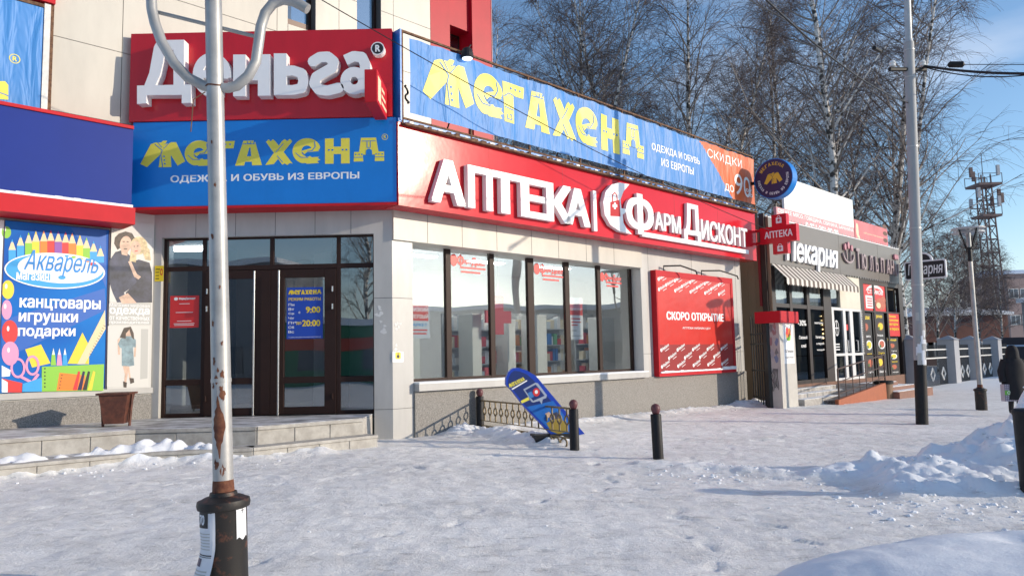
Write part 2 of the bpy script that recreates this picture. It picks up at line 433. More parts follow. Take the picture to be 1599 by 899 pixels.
def H(x, y):
    z = base_z(x, y)
    if abs(x) > 60 or y > 70 or y < -10: return z
    z += .022 * nz(x, y, .7) + .012 * nz(x, y, 2.1, 3) + .009 * nz(x, y, 5.5, 7) + .006 * nz(x, y, 12, 1)
    for pts, h, wd in RIDGES:
        d = min(seg_d(x, y, a, b)[0] for a, b in zip(pts, pts[1:]))
        if d < wd * 2.5: z += h * math.exp(-(d / wd) ** 2) * (.8 + .4 * nz(x, y, 1.9, 5) + .35 * nz(x, y, 5, 9) + .2 * nz(x, y, 11, 2))
    # ploughed bank at the kerb
    if 2.6 < x < 12 and 6.8 < y < 12:
        ex = sstep((x - 3.75 + .35 * nz(x, y, 1.3, 2)) / .7); ey = sstep((y - 7.75 + .3 * nz(x, y, 1.5, 4)) / 1.0) * sstep((10.3 - y + .3 * nz(x, y, 1.2, 6)) / .8)
        vd = noise.voronoi(Vector((x * 2.6, y * 2.6, 0)))[0]; vd2 = noise.voronoi(Vector((x * 6.5, y * 6.5, 3)))[0]; lump = .72 + .5 * abs(nz(x, y, 1.5, 8)) + .55 * (vd[1] - vd[0]) + .22 * (vd2[1] - vd2[0]) - .25 * abs(nz(x, y, 3.2, 2)) + .1 * nz(x, y, 13, 3)
        z += ex * ey * .27 * lump
        g = math.exp(-((x - 7.0) / 1.15) ** 2 - ((y - 9.7) / 1.0) ** 2)
        vd = noise.voronoi(Vector((x * 3, y * 3, 5)))[0]; z += g * .84 * (.8 + .35 * nz(x, y, 1.8, 1) + .3 * (vd[1] - vd[0]))
    z -= prints(x, y)
    # smooth drift in front
    e = 1 - abs((x - 5.0) / 3.75) ** 3 - abs((y - 4.0) / 1.55) ** 3
    if e > 0:
        z += .44 * math.sqrt(1 - (1 - min(1, e)) ** 2) ** 1.3 + .012 * nz(x, y, 1.6, 4) * min(1, e * 4) - .05 * math.exp(-((x - 3.1) ** 2 + (y - 4.75) ** 2) / .02)
    return z

# ---- snow
def snow_ground():
    m, t, b = material('trodden_snow'); L = t.links.new
    tc = t.nodes.new('ShaderNodeTexCoord')
    def nse(s, d=6, r=.6, st=(1, 1, 1)):
        mp = t.nodes.new('ShaderNodeMapping'); mp.inputs['Scale'].default_value = st; L(tc.outputs['Object'], mp.inputs[0])
        n = t.nodes.new('ShaderNodeTexNoise'); n.inputs['Scale'].default_value = s; n.inputs['Detail'].default_value = d; n.inputs['Roughness'].default_value = r; L(mp.outputs[0], n.inputs[0]); return n.outputs[0]
    def ramp(i, p0, c0, p1, c1):
        r = t.nodes.new('ShaderNodeValToRGB'); r.color_ramp.elements[0].position = p0; r.color_ramp.elements[1].position = p1
        r.color_ramp.elements[0].color = (*c0, 1); r.color_ramp.elements[1].color = (*c1, 1); L(i, r.inputs[0]); return r.outputs[0]
    def mix(a, b_, f, mode='MIX'):
        x = t.nodes.new('ShaderNodeMixRGB'); x.blend_type = mode; L(a, x.inputs[1]); L(b_, x.inputs[2])
        if isinstance(f, float): x.inputs[0].default_value = f
        else: L(f, x.inputs[0])
        return x.outputs[0]
    big = ramp(nse(.5, 6, .62, (.45, 1.1, 1)), .38, (.70, .685, .665), .60, (.92, .905, .88))
    mid = ramp(nse(3.2, 8, .7), .30, (.60, .585, .565), .60, (.95, .945, .93))
    c = mix(big, mid, .55)
    fleck = ramp(nse(7, 7, .78, (.5, 1.5, 1)), .34, (.26, .25, .24), .46, (1, 1, 1))
    c = mix(c, fleck, .5, 'MULTIPLY')
    # clean snow where the surface is heaped up
    at_ = t.nodes.new('ShaderNodeAttribute'); at_.attribute_name = 'heaped'
    clean = t.nodes.new('ShaderNodeRGB'); clean.outputs[0].default_value = (.84, .86, .89, 1)
    c = mix(c, clean.outputs[0], at_.outputs['Fac'])
    L(c, b.inputs['Base Color']); b.inputs['Roughness'].default_value = .6; b.inputs['Specular IOR Level'].default_value = .35
    b.inputs['Subsurface Weight'].default_value = 0
    bp = t.nodes.new('ShaderNodeBump'); bp.inputs['Strength'].default_value = .75; bp.inputs['Distance'].default_value = .035
    h1 = mix(nse(7, 8, .75), nse(26, 5, .7), .35)
    bs_ = t.nodes.new('ShaderNodeMath'); bs_.operation = 'MULTIPLY_ADD'; bs_.inputs[1].default_value = -.55; bs_.inputs[2].default_value = .95; L(at_.outputs['Fac'], bs_.inputs[0]); L(bs_.outputs[0], bp.inputs['Strength'])
    L(h1, bp.inputs['Height']); L(bp.outputs[0], b.inputs['Normal'])
    def axis(lo, hi, st, far):
        a = []; x = lo
        while x < hi: a.append(x); x += st
        a.append(hi); s = .2; x = hi
        while x < far: s *= 1.5; x = min(far, x + s); a.append(x)
        s = .2; x = lo
        while x > -far: s *= 1.5; x = max(-far, x - s); a.insert(0, x)
        return a
    xs = axis(-9.5, 11.5, .04, 900); ys = axis(3.6, 24, .04, 900)
    vs = [(x, y, H(x, y)) for y in ys for x in xs]; nx = len(xs)
    fs = [(j * nx + i, j * nx + i + 1, (j + 1) * nx + i + 1, (j + 1) * nx + i) for j in range(len(ys) - 1) for i in range(nx - 1)]
    me = bpy.data.meshes.new('ground'); me.from_pydata(vs, [], fs); me.materials.append(m)
    me.polygons.foreach_set('use_smooth', [True] * len(fs))
    at = me.attributes.new('heaped', 'FLOAT', 'POINT')
    at.data.foreach_set('value', [sstep((v[2] - base_z(v[0], v[1]) - .04) / .09) for v in vs])
    o = bpy.data.objects.new('ground', me); C.objects.link(o); o['kind'] = 'structure'
snow_ground()

# ================================================================== SHOP BUILDING
shop = thing('shop_building', 'beige panelled corner building with red tower, brown framed entrance and pharmacy windows', 'building', (P1.o.x, P1.o.y, 0))
def zat(pl, px, py, d=0): return pl.at(px, py, d)[1]
def sat(pl, px, py, d=0): return pl.at(px, py, d)[0]
c7 = crop(240, 340, 2.645); c8 = crop(580, 360, 2.645)
zR = zat(P2, 622, 185, .5)                    # roof of the low pharmacy wing
S_END = 13.35
# --- platform and step
pf = [(-12.2, 6.6), (-5.9, 11.7), (-4.05, 11.8), (-2.63, 13.0), (-2.63, 13.88), (-6.72, 13.88), (-13.0, 7.6)]
ICE = two_tone('icy_tiles', (.16, .155, .15), (.66, .67, .69), 2.6, .36, .6, .5, .35, stretch=(.8, 1.6, 1))
mb = MB(); prism(mb, pf, -.4, .45, TILE)
for (a, b) in zip(pf[:3], pf[1:4]):
    L_ = math.hypot(b[0] - a[0], b[1] - a[1]); pl = Plane(a[0], a[1], math.atan2(b[1] - a[1], b[0] - a[0])); k = max(1, round(L_ / .62))
    for i in range(k): mb.pbox(pl, L_ * i / k + .006, L_ * (i + 1) / k - .006, -.3, .405, 0, .014, TILE)
    mb.pbox(pl, 0, L_, .41, .465, -.3, .035, TILE)
prism(mb, [(x, y) for x, y in pf], .452, .472, ICE)
st = [(-7.9, 8.95), (-5.5, 11.0), (-3.95, 11.35), (-2.35, 12.85), (-2.75, 13.3), (-4.05, 11.9), (-5.9, 11.8), (-8.3, 9.6)]
prism(mb, st, -.3, .185, TILE, ICE)
for (a, b) in zip(st[:3], st[1:4]):
    L_ = math.hypot(b[0] - a[0], b[1] - a[1]); pl = Plane(a[0], a[1], math.atan2(b[1] - a[1], b[0] - a[0])); k = max(1, round(L_ / .6))
    for i in range(k): mb.pbox(pl, L_ * i / k + .006, L_ * (i + 1) / k - .006, -.3, .14, 0, .012, TILE)
    mb.pbox(pl, 0, L_, .145, .195, -.3, .03, TILE)
mb.build('entrance_steps', shop, bevel=.012)
# --- entrance front
d1 = -.14
sL, sR = sat(P1, 250, 500), sat(P1, 584, 500); zT = zat(P1, 420, 370, d1); zB = .472
mb = MB()
zH = zat(P1, 420, 300)
mb.pbox(P1, -4.62, sR, zT, zH + .9, -.3, 0, GREYP)                       # header panels
for x in (306, 368, 430, 492, 548): s = sat(P1, x, 350); mb.pbox(P1, s - .004, s + .004, zT + .004, zH, 0, .003, SEAM)
mb.pbox(P1, -4.62, sL, .3, zT, -.5, -.002, GREYP)                        # strip on the left
mb.build('header_wall', shop)
# pier at the corner
s1 = sat(P2, 645, 500); k = P2.P(s1, 0); kb = P2.P(s1, 0, -.45)
mb = MB()
prism(mb, [(-2.25 + sR, 13.9), (-2.25, 13.9), (k.x, k.y), (kb.x, kb.y), (-2.25 + sR, 14.5)], -.3, zH + .4, GREYP)
for z in (zat(P2, 620, 638), zat(P2, 620, 465)):
    mb.pbox(P1, sR, -.0, z - .004, z + .004, -.05, .003, SEAM); mb.pbox(P2, 0.0, s1, z - .004, z + .004, -.05, .003, SEAM)
SCUF = M('scraped_paint', (.66, .65, .63), .7, var=.1)
rr = random.Random(3)
for cx_, cy_, n_ in ((591, 490, 6), (598, 520, 5), (622, 505, 6), (622, 545, 5)):
    for i in range(n_):
        p_, q_ = (P1, P1) if cx_ < 612 else (P2, P2)
        s, z = p_.at(cx_ + rr.uniform(-5, 5), cy_ + rr.uniform(-12, 12), 0)
        mb.flat(p_, [[(s + .05 * rr.uniform(.3, 1) * math.cos(a), z + .045 * rr.uniform(.3, 1) * math.sin(a)) for a in [R(40 * j) for j in range(9)]]], .0025 + .0004 * i, SCUF)
mb.build('corner_pier', shop)
# vestibule behind the doors
mb = MB(); WALLI = M('interior_wall', (.38, .38, .37), .8)
mb.pbox(P1, -5.6, -.2, .44, .468, -4, -.16, M('vestibule_floor', (.16, .15, .14), .4))
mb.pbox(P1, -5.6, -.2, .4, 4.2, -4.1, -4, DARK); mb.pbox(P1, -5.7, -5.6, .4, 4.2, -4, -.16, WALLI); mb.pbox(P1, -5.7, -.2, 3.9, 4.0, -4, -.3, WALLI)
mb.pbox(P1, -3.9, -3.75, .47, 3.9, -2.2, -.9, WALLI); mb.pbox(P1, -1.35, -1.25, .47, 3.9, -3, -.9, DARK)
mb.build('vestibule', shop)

def c7s(x, y=450): q = c7([(x, y)])[0]; return sat(P1, *q, d1)
def c7z(y, x=480): q = c7([(x, y)])[0]; return zat(P1, *q, d1)
X = dict(j0=37, g0=54, m1=200, l0=214, lg0=258, lg1=418, l1=486, rg0=541, rg1=708, r1=757, m3=768, j1=914)
Zt, Ztr0, Ztr1, Zg, Zr0, Zr1, Zb0 = c7z(72), c7z(195), c7z(214), c7z(250), c7z(658), c7z(684), c7z(782)
S = {k_: c7s(v) for k_, v in X.items()}
mb = MB(); F = (d1 - .04, d1 + .04)
def bar(mb, s0, s1, z0, z1, d=F, m=BROWNF): mb.pbox(P1, s0, s1, z0, z1, d[0], d[1], m)
bar(mb, S['j0'] - .05, S['g0'], zB, zT); bar(mb, c7s(908), S['j1'] + .03, zB, zT)
bar(mb, S['g0'], c7s(908), Zt - .07, zT + .02, (F[0] + .002, F[1] - .002)); bar(mb, S['g0'], c7s(908), Ztr1, Ztr0, (F[0] + .003, F[1] - .003))
bar(mb, S['m1'], S['l0'], zB, zT, (F[0] + .004, F[1] - .001)); bar(mb, S['r1'], S['m3'] + .02, zB, zT, (F[0] + .004, F[1] - .001)); bar(mb, c7s(480), c7s(496), Ztr0, zT, (F[0] + .004, F[1] - .001))
for a, b in (('g0', 'm1'), ('m3', 'j1')):
    bar(mb, S[a], S[b], zB, zB + .07, (F[0] + .005, F[1] - .004)); bar(mb, S[a], S[b], Zr1, Zr0 - .01, (F[0] + .005, F[1] - .004))
mb.build('entrance_frame', shop, bevel=.004)
def pane(pl, s0, s1, z0, z1, d, m, parent, name='pane'):
    b = MB(); b.pbox(pl, s0, s1, z0, z1, d - .004, d + .004, m); return b.build(name, parent)
for a, b in ((S['g0'], S['m1']), (S['m3'], c7s(908))):
    pane(P1, a, b, Zr0, Ztr1, d1, GLASSD, shop); pane(P1, a, b, zB + .07, Zr1, d1, GLASSD, shop)
for a, b in ((S['g0'], S['m1']), (S['l0'], c7s(480)), (c7s(496), S['r1']), (S['m3'], c7s(908))):
    pane(P1, a, b, Ztr0, Zt - .07, d1, GLASSD, shop)
def door(s0, g0, g1, s1, hx, hinge):
    b = MB(); D = (d1 - .03, d1 + .055)
    bar(b, s0, g0, zB + .015, Ztr1 - .012, D); bar(b, g1, s1, zB + .015, Ztr1 - .012, D)
    for z0, z1 in ((Zg, Ztr1 - .012), (Zr1, Zr0), (zB + .015, Zb0)): bar(b, g0, g1, z0, z1, (D[0] + .002, D[1] - .002))
    dr = b.build('door', shop, bevel=.004)
    pane(P1, g0, g1, Zr0, Zg, d1 + .01, GLASSD, dr, 'glass'); pane(P1, g0, g1, Zb0, Zr1, d1 + .01, GLASSD, dr, 'glass')
    h = MB(); p = P1.P
    h.tube([p(hx, c7z(812), d1 + .14), p(hx, c7z(222), d1 + .14)], .019, STEEL, 12)
    sgn = 1 if hx < (s0 + s1) / 2 else -1
    for y in (282, 478, 750): h.tube([p(hx, c7z(y), d1 + .14), p(hx, c7z(y), d1 + .05)], .011, STEEL, 8)
    h.build('handle', dr, smooth=True)
    for y in (300, 372, 740):
        q = MB(); q.tube([p(hinge, c7z(y) - .05, d1 + .075), p(hinge, c7z(y) + .05, d1 + .075)], .018, STEEL if y != 740 else BROWNF, 8); q.build('hinge', dr)
    return dr
door(S['l0'] + .005, S['lg0'], S['lg1'], S['l1'] - .003, c7s(424), c7s(224))
door(S['l1'] + .003, S['rg0'], S['rg1'], S['r1'] - .005, c7s(525), c7s(742))

# --- pharmacy front
dw = -.34
zWT, zWB = zat(P2, 645, 376, dw), zat(P2, 640, 597, dw)
sW0, sW1 = s1, sat(P2, 986, 500, dw); sRev = sat(P2, 1003, 500)
zPl = zat(P2, 645, 611, .05)
mb = MB()
mb.pbox(P2, sRev, S_END, zPl, zR - .1, -.4, 0, GREYP)                                 # panels right of the window
for x in (1014, 1082, 1150): s = sat(P2, x, 470); mb.pbox(P2, s - .004, s + .004, zPl, zR - .5, 0, .003, SEAM)
z = zat(P2, 1014, 552); mb.pbox(P2, sRev, S_END, z - .004, z + .004, 0, .0035, SEAM)
mb.pbox(P2, S_END - .003, S_END + .05, -.4, zR - .1, -7, .002, M('grey_render', (.32, .31, .3), .8, var=.1))
mb.build('panel_wall', shop)
zHd = zat(P2, 645, 377, .06)
mb = MB(); mb.pbox(P2, .0, sRev, zHd, zR - .1, -.33, .055, BEIGE)                     # band above the window
for x in (668, 722, 776, 830, 872, 915, 958): s = sat(P2, x, 370, .06); mb.pbox(P2, s - .004, s + .004, zHd + .003, zR - .5, .055, .058, SEAM)
mb.build('lintel_band', shop)
mb = MB(); mb.pbox(P2, s1 - .003, S_END + .045, -.6, zPl, -.35, .05, GRANITE)
mb.build('plinth', shop)
mb = MB(); zs = zat(P2, 645, 600, .16)
mb.pbox(P2, s1 + .01, sRev - .01, zPl + .002, zs, dw - .06, .16, GREYP); mb.pbox(P2, s1 + .012, sRev - .012, zs + .001, zs + .03, -.3, .165, SNOWW)
mb.build('window_sill', shop)
# window frame and panes
def c8s(x, y=330): q = c8([(x, y)])[0]; return sat(P2, *q, dw)
bars = [(304, 325), (486, 505), (643, 668), (797, 815), (932, 945)]
b2 = [(c8s(a), c8s(b)) for a, b in bars]
mb = MB(); D = (dw - .04, dw + .04)
mb.pbox(P2, sW0 - .05, sW0 + .02, zs - .05, zWT + .05, *D, BROWNF); mb.pbox(P2, sW1 - .07, sW1 + .05, zs - .05, zWT + .05, *D, BROWNF)
mb.pbox(P2, sW0, sW1, zWT - .06, zWT + .12, D[0] + .002, D[1] - .002, BROWNF); mb.pbox(P2, sW0, sW1, zs - .04, zWB + .07, D[0] + .002, D[1] - .002, BROWNF)
for a, b in b2: mb.pbox(P2, a, b, zs, zWT, D[0] + .004, D[1] + .004, BROWNF)
fr = mb.build('window_frame', shop, bevel=.004)
ed = [sW0 + .02] + [v for ab in b2 for v in ab] + [sW1 - .07]
for i in range(0, len(ed), 2): pane(P2, ed[i], ed[i + 1], zWB + .07, zWT - .06, dw, GLASS, fr)
# room behind
mb = MB(); WHI = M('white_wall', (.84, .85, .84), .7)
zf = .35
mb.pbox(P2, .5, S_END - .1, zf - .05, zf, -6, dw - .05, M('shop_floor', (.6, .59, .56), .4)); mb.pbox(P2, .5, S_END - .1, zf, zWT + .8, -6.1, -6, WHI)
mb.pbox(P2, .5, S_END - .1, zWT + .3, zWT + .4, -6, dw - .08, WHI); mb.pbox(P2, S_END - .3, S_END - .1, zf, zWT + .5, -6, dw - .06, WHI)
mb.pbox(P2, .55, .65, zf, zWT + .5, -3.8, dw - .2, WHI); mb.pbox(P2, .65, 1.5, zf, zWT - .55, -1.2, -1.1, M('screen_white', (.66, .7, .69), .6))
mb.build('sales_room', shop)
# vestibule ceiling tubes, plus unseen lamps added to brighten the sales room
TUBE_FILL = emit('tube_and_fill_glow', (1, .98, .95), 18)
for i, (s, d) in enumerate(((2.0, -1.6), (4.4, -1.6), (6.8, -1.6), (3.2, -3.4), (5.6, -3.4), (8.2, -3.2))):
    t = thing('tube_or_fill_lamp', 'unseen fill lamp added on the pharmacy ceiling to brighten the shelves', 'lamp', P2.P(s, zWT + .28, d), 'fill lamps added in the pharmacy')
    mb = MB(); mb.pbox(P2, s - .62, s + .62, zWT + .245, zWT + .298, d - .16, d + .16, WHI); mb.build('housing', t)
    mb = MB(); mb.pbox(P2, s - .58, s + .58, zWT + .225, zWT + .243, d - .13, d + .13, TUBE_FILL); mb.build('diffuser', t)
t = thing('tube_or_fill_lamp', 'pair of bright tubes on the ceiling behind the entrance doors', 'lamp', P1.P(-4.3, 3.88, -1.6))
for d in (-1.5, -1.75): mb = MB(); mb.pbox(P1, -4.9, -3.9, 3.84, 3.88, d - .05, d + .05, TUBE_FILL); mb.build('tube', t)
# roof slab of wing
mb = MB(); a_, b_, c_, d_ = P2.P(0, 0, .05), P2.P(S_END, 0, .05), P2.P(S_END, 0, -7), P2.P(2.5, 0, -7)
prism(mb, [tuple(v[:2]) for v in (a_, b_, c_, d_)], zR - .22, zR - .1, GREYP, SNOWW)
mb.build('flat_roof', shop)
# --- left toy shop front
sE = sat(P0, 237, 500)
mb = MB(); FRONT = M('front_panel', (.6, .59, .56), .4, var=.04)
mb.pbox(P0, -8, .0, .3, 4.4, -.4, 0, FRONT)
mb.pbox(P0, -8, .02, zat(P0, 200, 615, .04), zat(P0, 200, 606, .04), 0, .05, GREYP)
mb.build('shop_front_wall', shop)
mb = MB(); mb.pbox(P0, -8, -.0, .3, zat(P0, 200, 617, .04), -.2, .04, GRANITE); mb.build('plinth', shop)
# fascia canopy
df = .6; sF = sat(P0, 207, 250, df); zf0, zf1 = zat(P0, 0, 298, df), zat(P0, 0, 160, df); zrb = zat(P0, 0, 329, df + .06)
mb = MB(); mb.pbox(P0, -8, sF, zf0 - .03, zf1 - .04, -.05, df, BLUED); f_ = mb.build('canopy_fascia', shop)
mb = MB(); mb.pbox(P0, -8, sF + .0, zf1 - .038, zf1 + .02, -.05, df + .03, REDM); mb.build('top_trim', f_)
mb = MB(); mb.pbox(P0, -8, sF + .05, zrb, zf0 - .032, -.02, df + .06, REDM); mb.build('red_band', f_)
mb = MB()
for i in range(80):
    a = -8 + i * .1 * (8 + sF) / 8; mb.pbox(P0, a, a + .1025, zf0 - .031, zf0 + .012 + .02 * abs(nz(i, 0, .35)), df + .001, df + .052 + .006 * nz(i, 3, .5), SNOWW)
mb.build('snow_ledge', f_)
# upper wall: one plane along the whole building, red tower at its end
zU0, zU1 = 4.7, 13.0
sU = sat(P0, 672, 100); sT = sat(P0, 767, 100)
def panels(mb, pl, s0, s1, z0, z1, w_, h_, d, zo, so, m):
    mb.pbox(pl, s0, s1, z0, z1, d - .3, d, SEAM)
    s = so
    while s > s0: s -= w_
    while s < s1:
        z = zo
        while z > z0: z -= h_
        while z < z1:
            a, b, c, e = max(s, s0), min(s + w_, s1), max(z, z0), min(z + h_, z1)
            if b - a > .02 and e - c > .02: mb.pbox(pl, a + .006, b - .006, c + .006, e - .006, d, d + .02, m)
            z += h_
        s += w_
so, zo = P0.at(190, 83, 0); zw = zat(P0, 450, 38)
cuts = [(sat(P0, 449, 20), sat(P0, 492, 20)), (sat(P0, 557, 20), sat(P0, 594, 20))]
mb = MB(); ed = -8
for a, b in cuts:
    panels(mb, P0, ed, a, zf1 - .3, zU1, 1.55, 1.35, 0, zo, so, BEIGE); panels(mb, P0, a, b, zU0, zw, 1.55, 1.35, 0, zo, so, BEIGE); panels(mb, P0, a, b, zw + 1.8, zU1, 1.55, 1.35, 0, zo, so, BEIGE); ed = b
panels(mb, P0, ed, sU, zU0, zU1, 1.55, 1.35, 0, zo, so, BEIGE)
mb.build('upper_wall', shop)
SASH = M('window_brown', (.12, .05, .03), .4)
for a, b in cuts:
    q = MB(); q.pbox(P0, a, a + .06, zw, zw + 1.8, -.28, -.18, BROWNF); q.pbox(P0, b - .07, b, zw, zw + 1.8, -.28, -.18, BROWNF); q.pbox(P0, a + .06, b - .07, zw, zw + .22, -.279, -.18, SASH); q.pbox(P0, a + .06, b - .07, zw + 1.7, zw + 1.8, -.279, -.181, BROWNF)
    wq = q.build('window', shop); pane(P0, a + .06, b - .07, zw + .22, zw + 1.7, -.23, GLASSD, wq)
    q = MB(); q.pbox(P0, a, b, zw, zw + 1.8, -1.2, -1.1, WALLI); q.build('window_backing', wq)
PT = P0; mb = MB(); a, b = sat(PT, 702, 80), sat(PT, 737, 80); zt = zat(PT, 703, 40, -.1)
mb.pbox(PT, sU, a, zU0, 14, -1.8, .025, REDC); mb.pbox(PT, b, sT, zU0, 14, -1.8, .025, REDC)
mb.pbox(PT, a, b, zt + .02, 14, -1.7, -.1, REDC); mb.pbox(PT, a, b, zU0, zt - 1.4, -1.7, -.1, REDC)
for z in (6.2, 8.9): mb.pbox(PT, sU + .001, a - .001, z, z + .008, .025, .027, SEAM); mb.pbox(PT, b + .001, sT - .001, z, z + .008, .025, .027, SEAM)
mb.pbox(PT, sT, sT + .03, zU0, 14, -1.8, .035, M('tower_edge', (.2, .02, .06), .4))
tw = mb.build('red_tower', shop)
mb = MB(); mb.pbox(PT, a, b, zt - 1.4, zt + .02, -.6, -.52, BROWNF); tq = mb.build('window', tw)
pane(PT, a + .06, b - .06, zt - 1.34, zt - .05, -.51, GLASSD, tq)

# ================================================================== SIGNS ON THE BUILDING
PUR = (1, 1, 1)
def glyph_word():
    """the clothes-shaped wordmark as polygons in a 1035 x 128 box, plus its thin cut lines and dots"""
    y, ln = [], []
    # M : coat
    y += [[(0, 18), (42, 112), (60, 120), (100, 120), (92, 70), (28, 2)], [(62, 120), (100, 110), (135, 120), (128, 62), (132, 0), (78, 0), (84, 60)], [(128, 120), (150, 120), (190, 26), (158, 6), (110, 92)],
          [(84, 118), (95, 128), (112, 128), (104, 112)]]
    ln += stroke([(60, 112), (92, 82), (86, 60), (96, 0)], 3.5) + stroke([(72, 120), (90, 96)], 2.5) + stroke([(122, 118), (98, 90)], 2.5) + [disc(100, 52, 4, n=8), disc(102, 34, 4, n=8), disc(104, 17, 4, n=8)]
    def scarf(o):
        p = arc(60, 64, 42, 44, 10, 300, 22)
        y.extend(stroke([(o + a, b) for a, b in p], [26] + [36] * 10 + [38] * 8 + [30] * 4))
        y.extend([[(o + 36, 64), (o + 92, 82), (o + 112, 62), (o + 60, 58), (o + 50, 48)], [(o + 20, 30), (o + 60, 2), (o + 112, 4), (o + 104, 14), (o + 118, 20), (o + 106, 28), (o + 112, 35), (o + 70, 32)]])
        ln.extend(stroke([(o + 12, 56), (o + 34, 34), (o + 66, 32)], 3) + stroke([(o + 92, 110), (o + 96, 84), (o + 82, 64), (o + 62, 62)], 3.5) + stroke([(o + 62, 55), (o + 50, 42)], 3) + stroke([(o + 70, 50), (o + 60, 40)], 3))
    scarf(188)
    # G : glove / belt
    y += [[(310, 0), (352, 0), (350, 84), (394, 84), (400, 120), (306, 120)]]
    ln += stroke([(312, 44), (350, 40)], 3) + stroke([(322, 24), (322, 10), (342, 10), (342, 24), (334, 24)], 3) + [disc(340, 104, 4, n=8), disc(360, 104, 4, n=8), disc(380, 104, 4, n=8)] + stroke([(310, 74), (330, 88), (352, 84)], 3)
    # A : skirt
    y += [[(402, 0), (436, 120), (480, 120), (474, 86), (462, 86), (440, 0)], [(474, 0), (466, 90), (486, 114), (516, 0)], [(430, 18), (430, 44), (488, 44), (492, 18)]]
    ln += stroke([(434, 104), (486, 104)], 3) + stroke([(454, 118), (454, 106), (468, 106), (468, 118)], 3)
    # X : scarf crossing
    y += [[(532, 112), (544, 124), (552, 114), (562, 124), (572, 114), (646, 4), (634, 8), (624, -2), (612, 6), (602, 0)], [(530, 0), (566, 4), (644, 112), (634, 124), (622, 114), (612, 124), (600, 114)]]
    ln += stroke([(574, 60), (606, 102)], 3) + stroke([(580, 44), (604, 12)], 3)
    scarf(646)
    # H
    y += [[(783, 0), (820, 0), (820, 122), (783, 122)], [(851, 0), (888, 0), (888, 122), (851, 122)], [(818, 46), (853, 46), (853, 82), (818, 82)]]
    ln += [disc(a, 66, 4.5, n=8) for a in (800, 815, 858, 874)]
    # D : trousers
    y += [[(936, 122), (1000, 122), (1012, 40), (926, 40)], [(905, 8), (946, 8), (942, 54), (907, 54)], [(994, 8), (1034, 8), (1034, 54), (996, 54)]]
    ln += stroke([(940, 106), (998, 106)], 3) + stroke([(962, 106), (962, 74), (976, 74), (976, 106)], 3) + stroke([(907, 28), (944, 28)], 3) + stroke([(994, 28), (1034, 28)], 3) + [disc(a, 42, 3.5, n=8) for a in (914, 928, 940, 1000, 1012, 1026)]
    hole = [[(956, 40), (984, 40), (982, 62), (970, 70), (958, 62)]]
    return y, ln, hole
GW = glyph_word()
def wordmark(mb, pl, d, bl, tr, m, ink):
    s0, z0 = pl.at(*bl, d); s1_, z1 = pl.at(*tr, d); bx = (0, 0, 1035, 124)
    mb.flat(pl, fit(GW[0], s0, z0, s1_, z1, bx), d, m)
    mb.flat(pl, fit(GW[1], s0, z0, s1_, z1, bx), d + .002, ink); mb.flat(pl, fit(GW[2], s0, z0, s1_, z1, bx), d + .003, ink)
def regmark(mb, pl, d, x, y, r, m):
    s, z = pl.at(x, y, d); q = abs(pl.at(x + r, y, d)[0] - s)
    ring = [[(s + a * math.cos(t0), z + a * math.sin(t0)) for a, t0 in ((q, R(i * 24)), (q, R(i * 24 + 24)), (q * .84, R(i * 24 + 24)), (q * .84, R(i * 24)))] for i in range(15)]
    mb.flat(pl, ring, d, m); mb.flat(pl, fit(text2d('R', .03), s - q * .38, z - q * .5, s + q * .42, z + q * .5), d, m)

# big red letter sign over the door
dS = .5
t = thing('letter_sign', 'red sign box with thick white raised letters above the brown doors', 'sign', P1.P(0, 5, dS))
sA, sB = sat(P1, 203, 120, dS), sat(P1, 612, 115, dS); zA, zB_ = zat(P1, 408, 186, dS), zat(P1, 408, 49, dS)
mb = MB(); mb.pbox(P1, sA, sB, zA, zB_, .02, dS, RED); mb.build('panel', t)
q4 = crop(200, 0, 2.725)
LET = [[[(110, 200), (125, 172), (160, 170), (150, 262), (136, 320), (112, 372), (66, 372), (90, 310)], [(110, 200), (125, 172), (238, 170), (238, 212), (118, 214)], [(193, 172), (238, 170), (238, 366), (193, 366)], [(38, 365), (268, 360), (268, 404), (38, 406)], [(38, 400), (78, 400), (78, 440), (38, 443)], [(228, 398), (268, 398), (268, 438), (228, 440)]],
       stroke(arc(356, 318, 60, 72, 10, -300, 26), 42) + [rect2(300, 300, 412, 332)],
       [rect2(447, 233, 500, 410), rect2(552, 232, 604, 408), rect2(498, 298, 554, 342)],
       [rect2(620, 228, 674, 405)] + stroke([(640, 306), (700, 300), (738, 312), (746, 345), (738, 376), (700, 384), (640, 382)], 42, 1),
       stroke([(786, 262), (815, 244), (850, 242), (874, 262), (868, 290), (835, 308), (800, 328), (792, 356), (812, 382), (850, 386), (896, 374)], 44, 1),
       stroke([(924, 256), (960, 240), (995, 244), (1008, 272), (1008, 396)], 44, 0) + stroke(arc(962, 344, 38, 38, 0, 350, 16), 42) + [disc(1008, 372, 22)]]
for L_ in LET:
    mb = MB(); mb.px(P1, dS + .002, [q4(p) for p in L_], WHITE, .2); mb.build('letter', t)
mb = MB(); s, z = P1.at(*q4([(1062, 207)])[0], dS + .15); mb.flat(P1, [disc(s, z, .125, n=24)], dS + .002, WHITE, .15); mb.flat(P1, [disc(s, z, .105, n=24)], dS + .154, BLACKP)
mb.flat(P1, fit(text2d('R', .04), s - .045, z - .065, s + .05, z + .065), dS + .156, WHITE); mb.build('registered_mark', t)
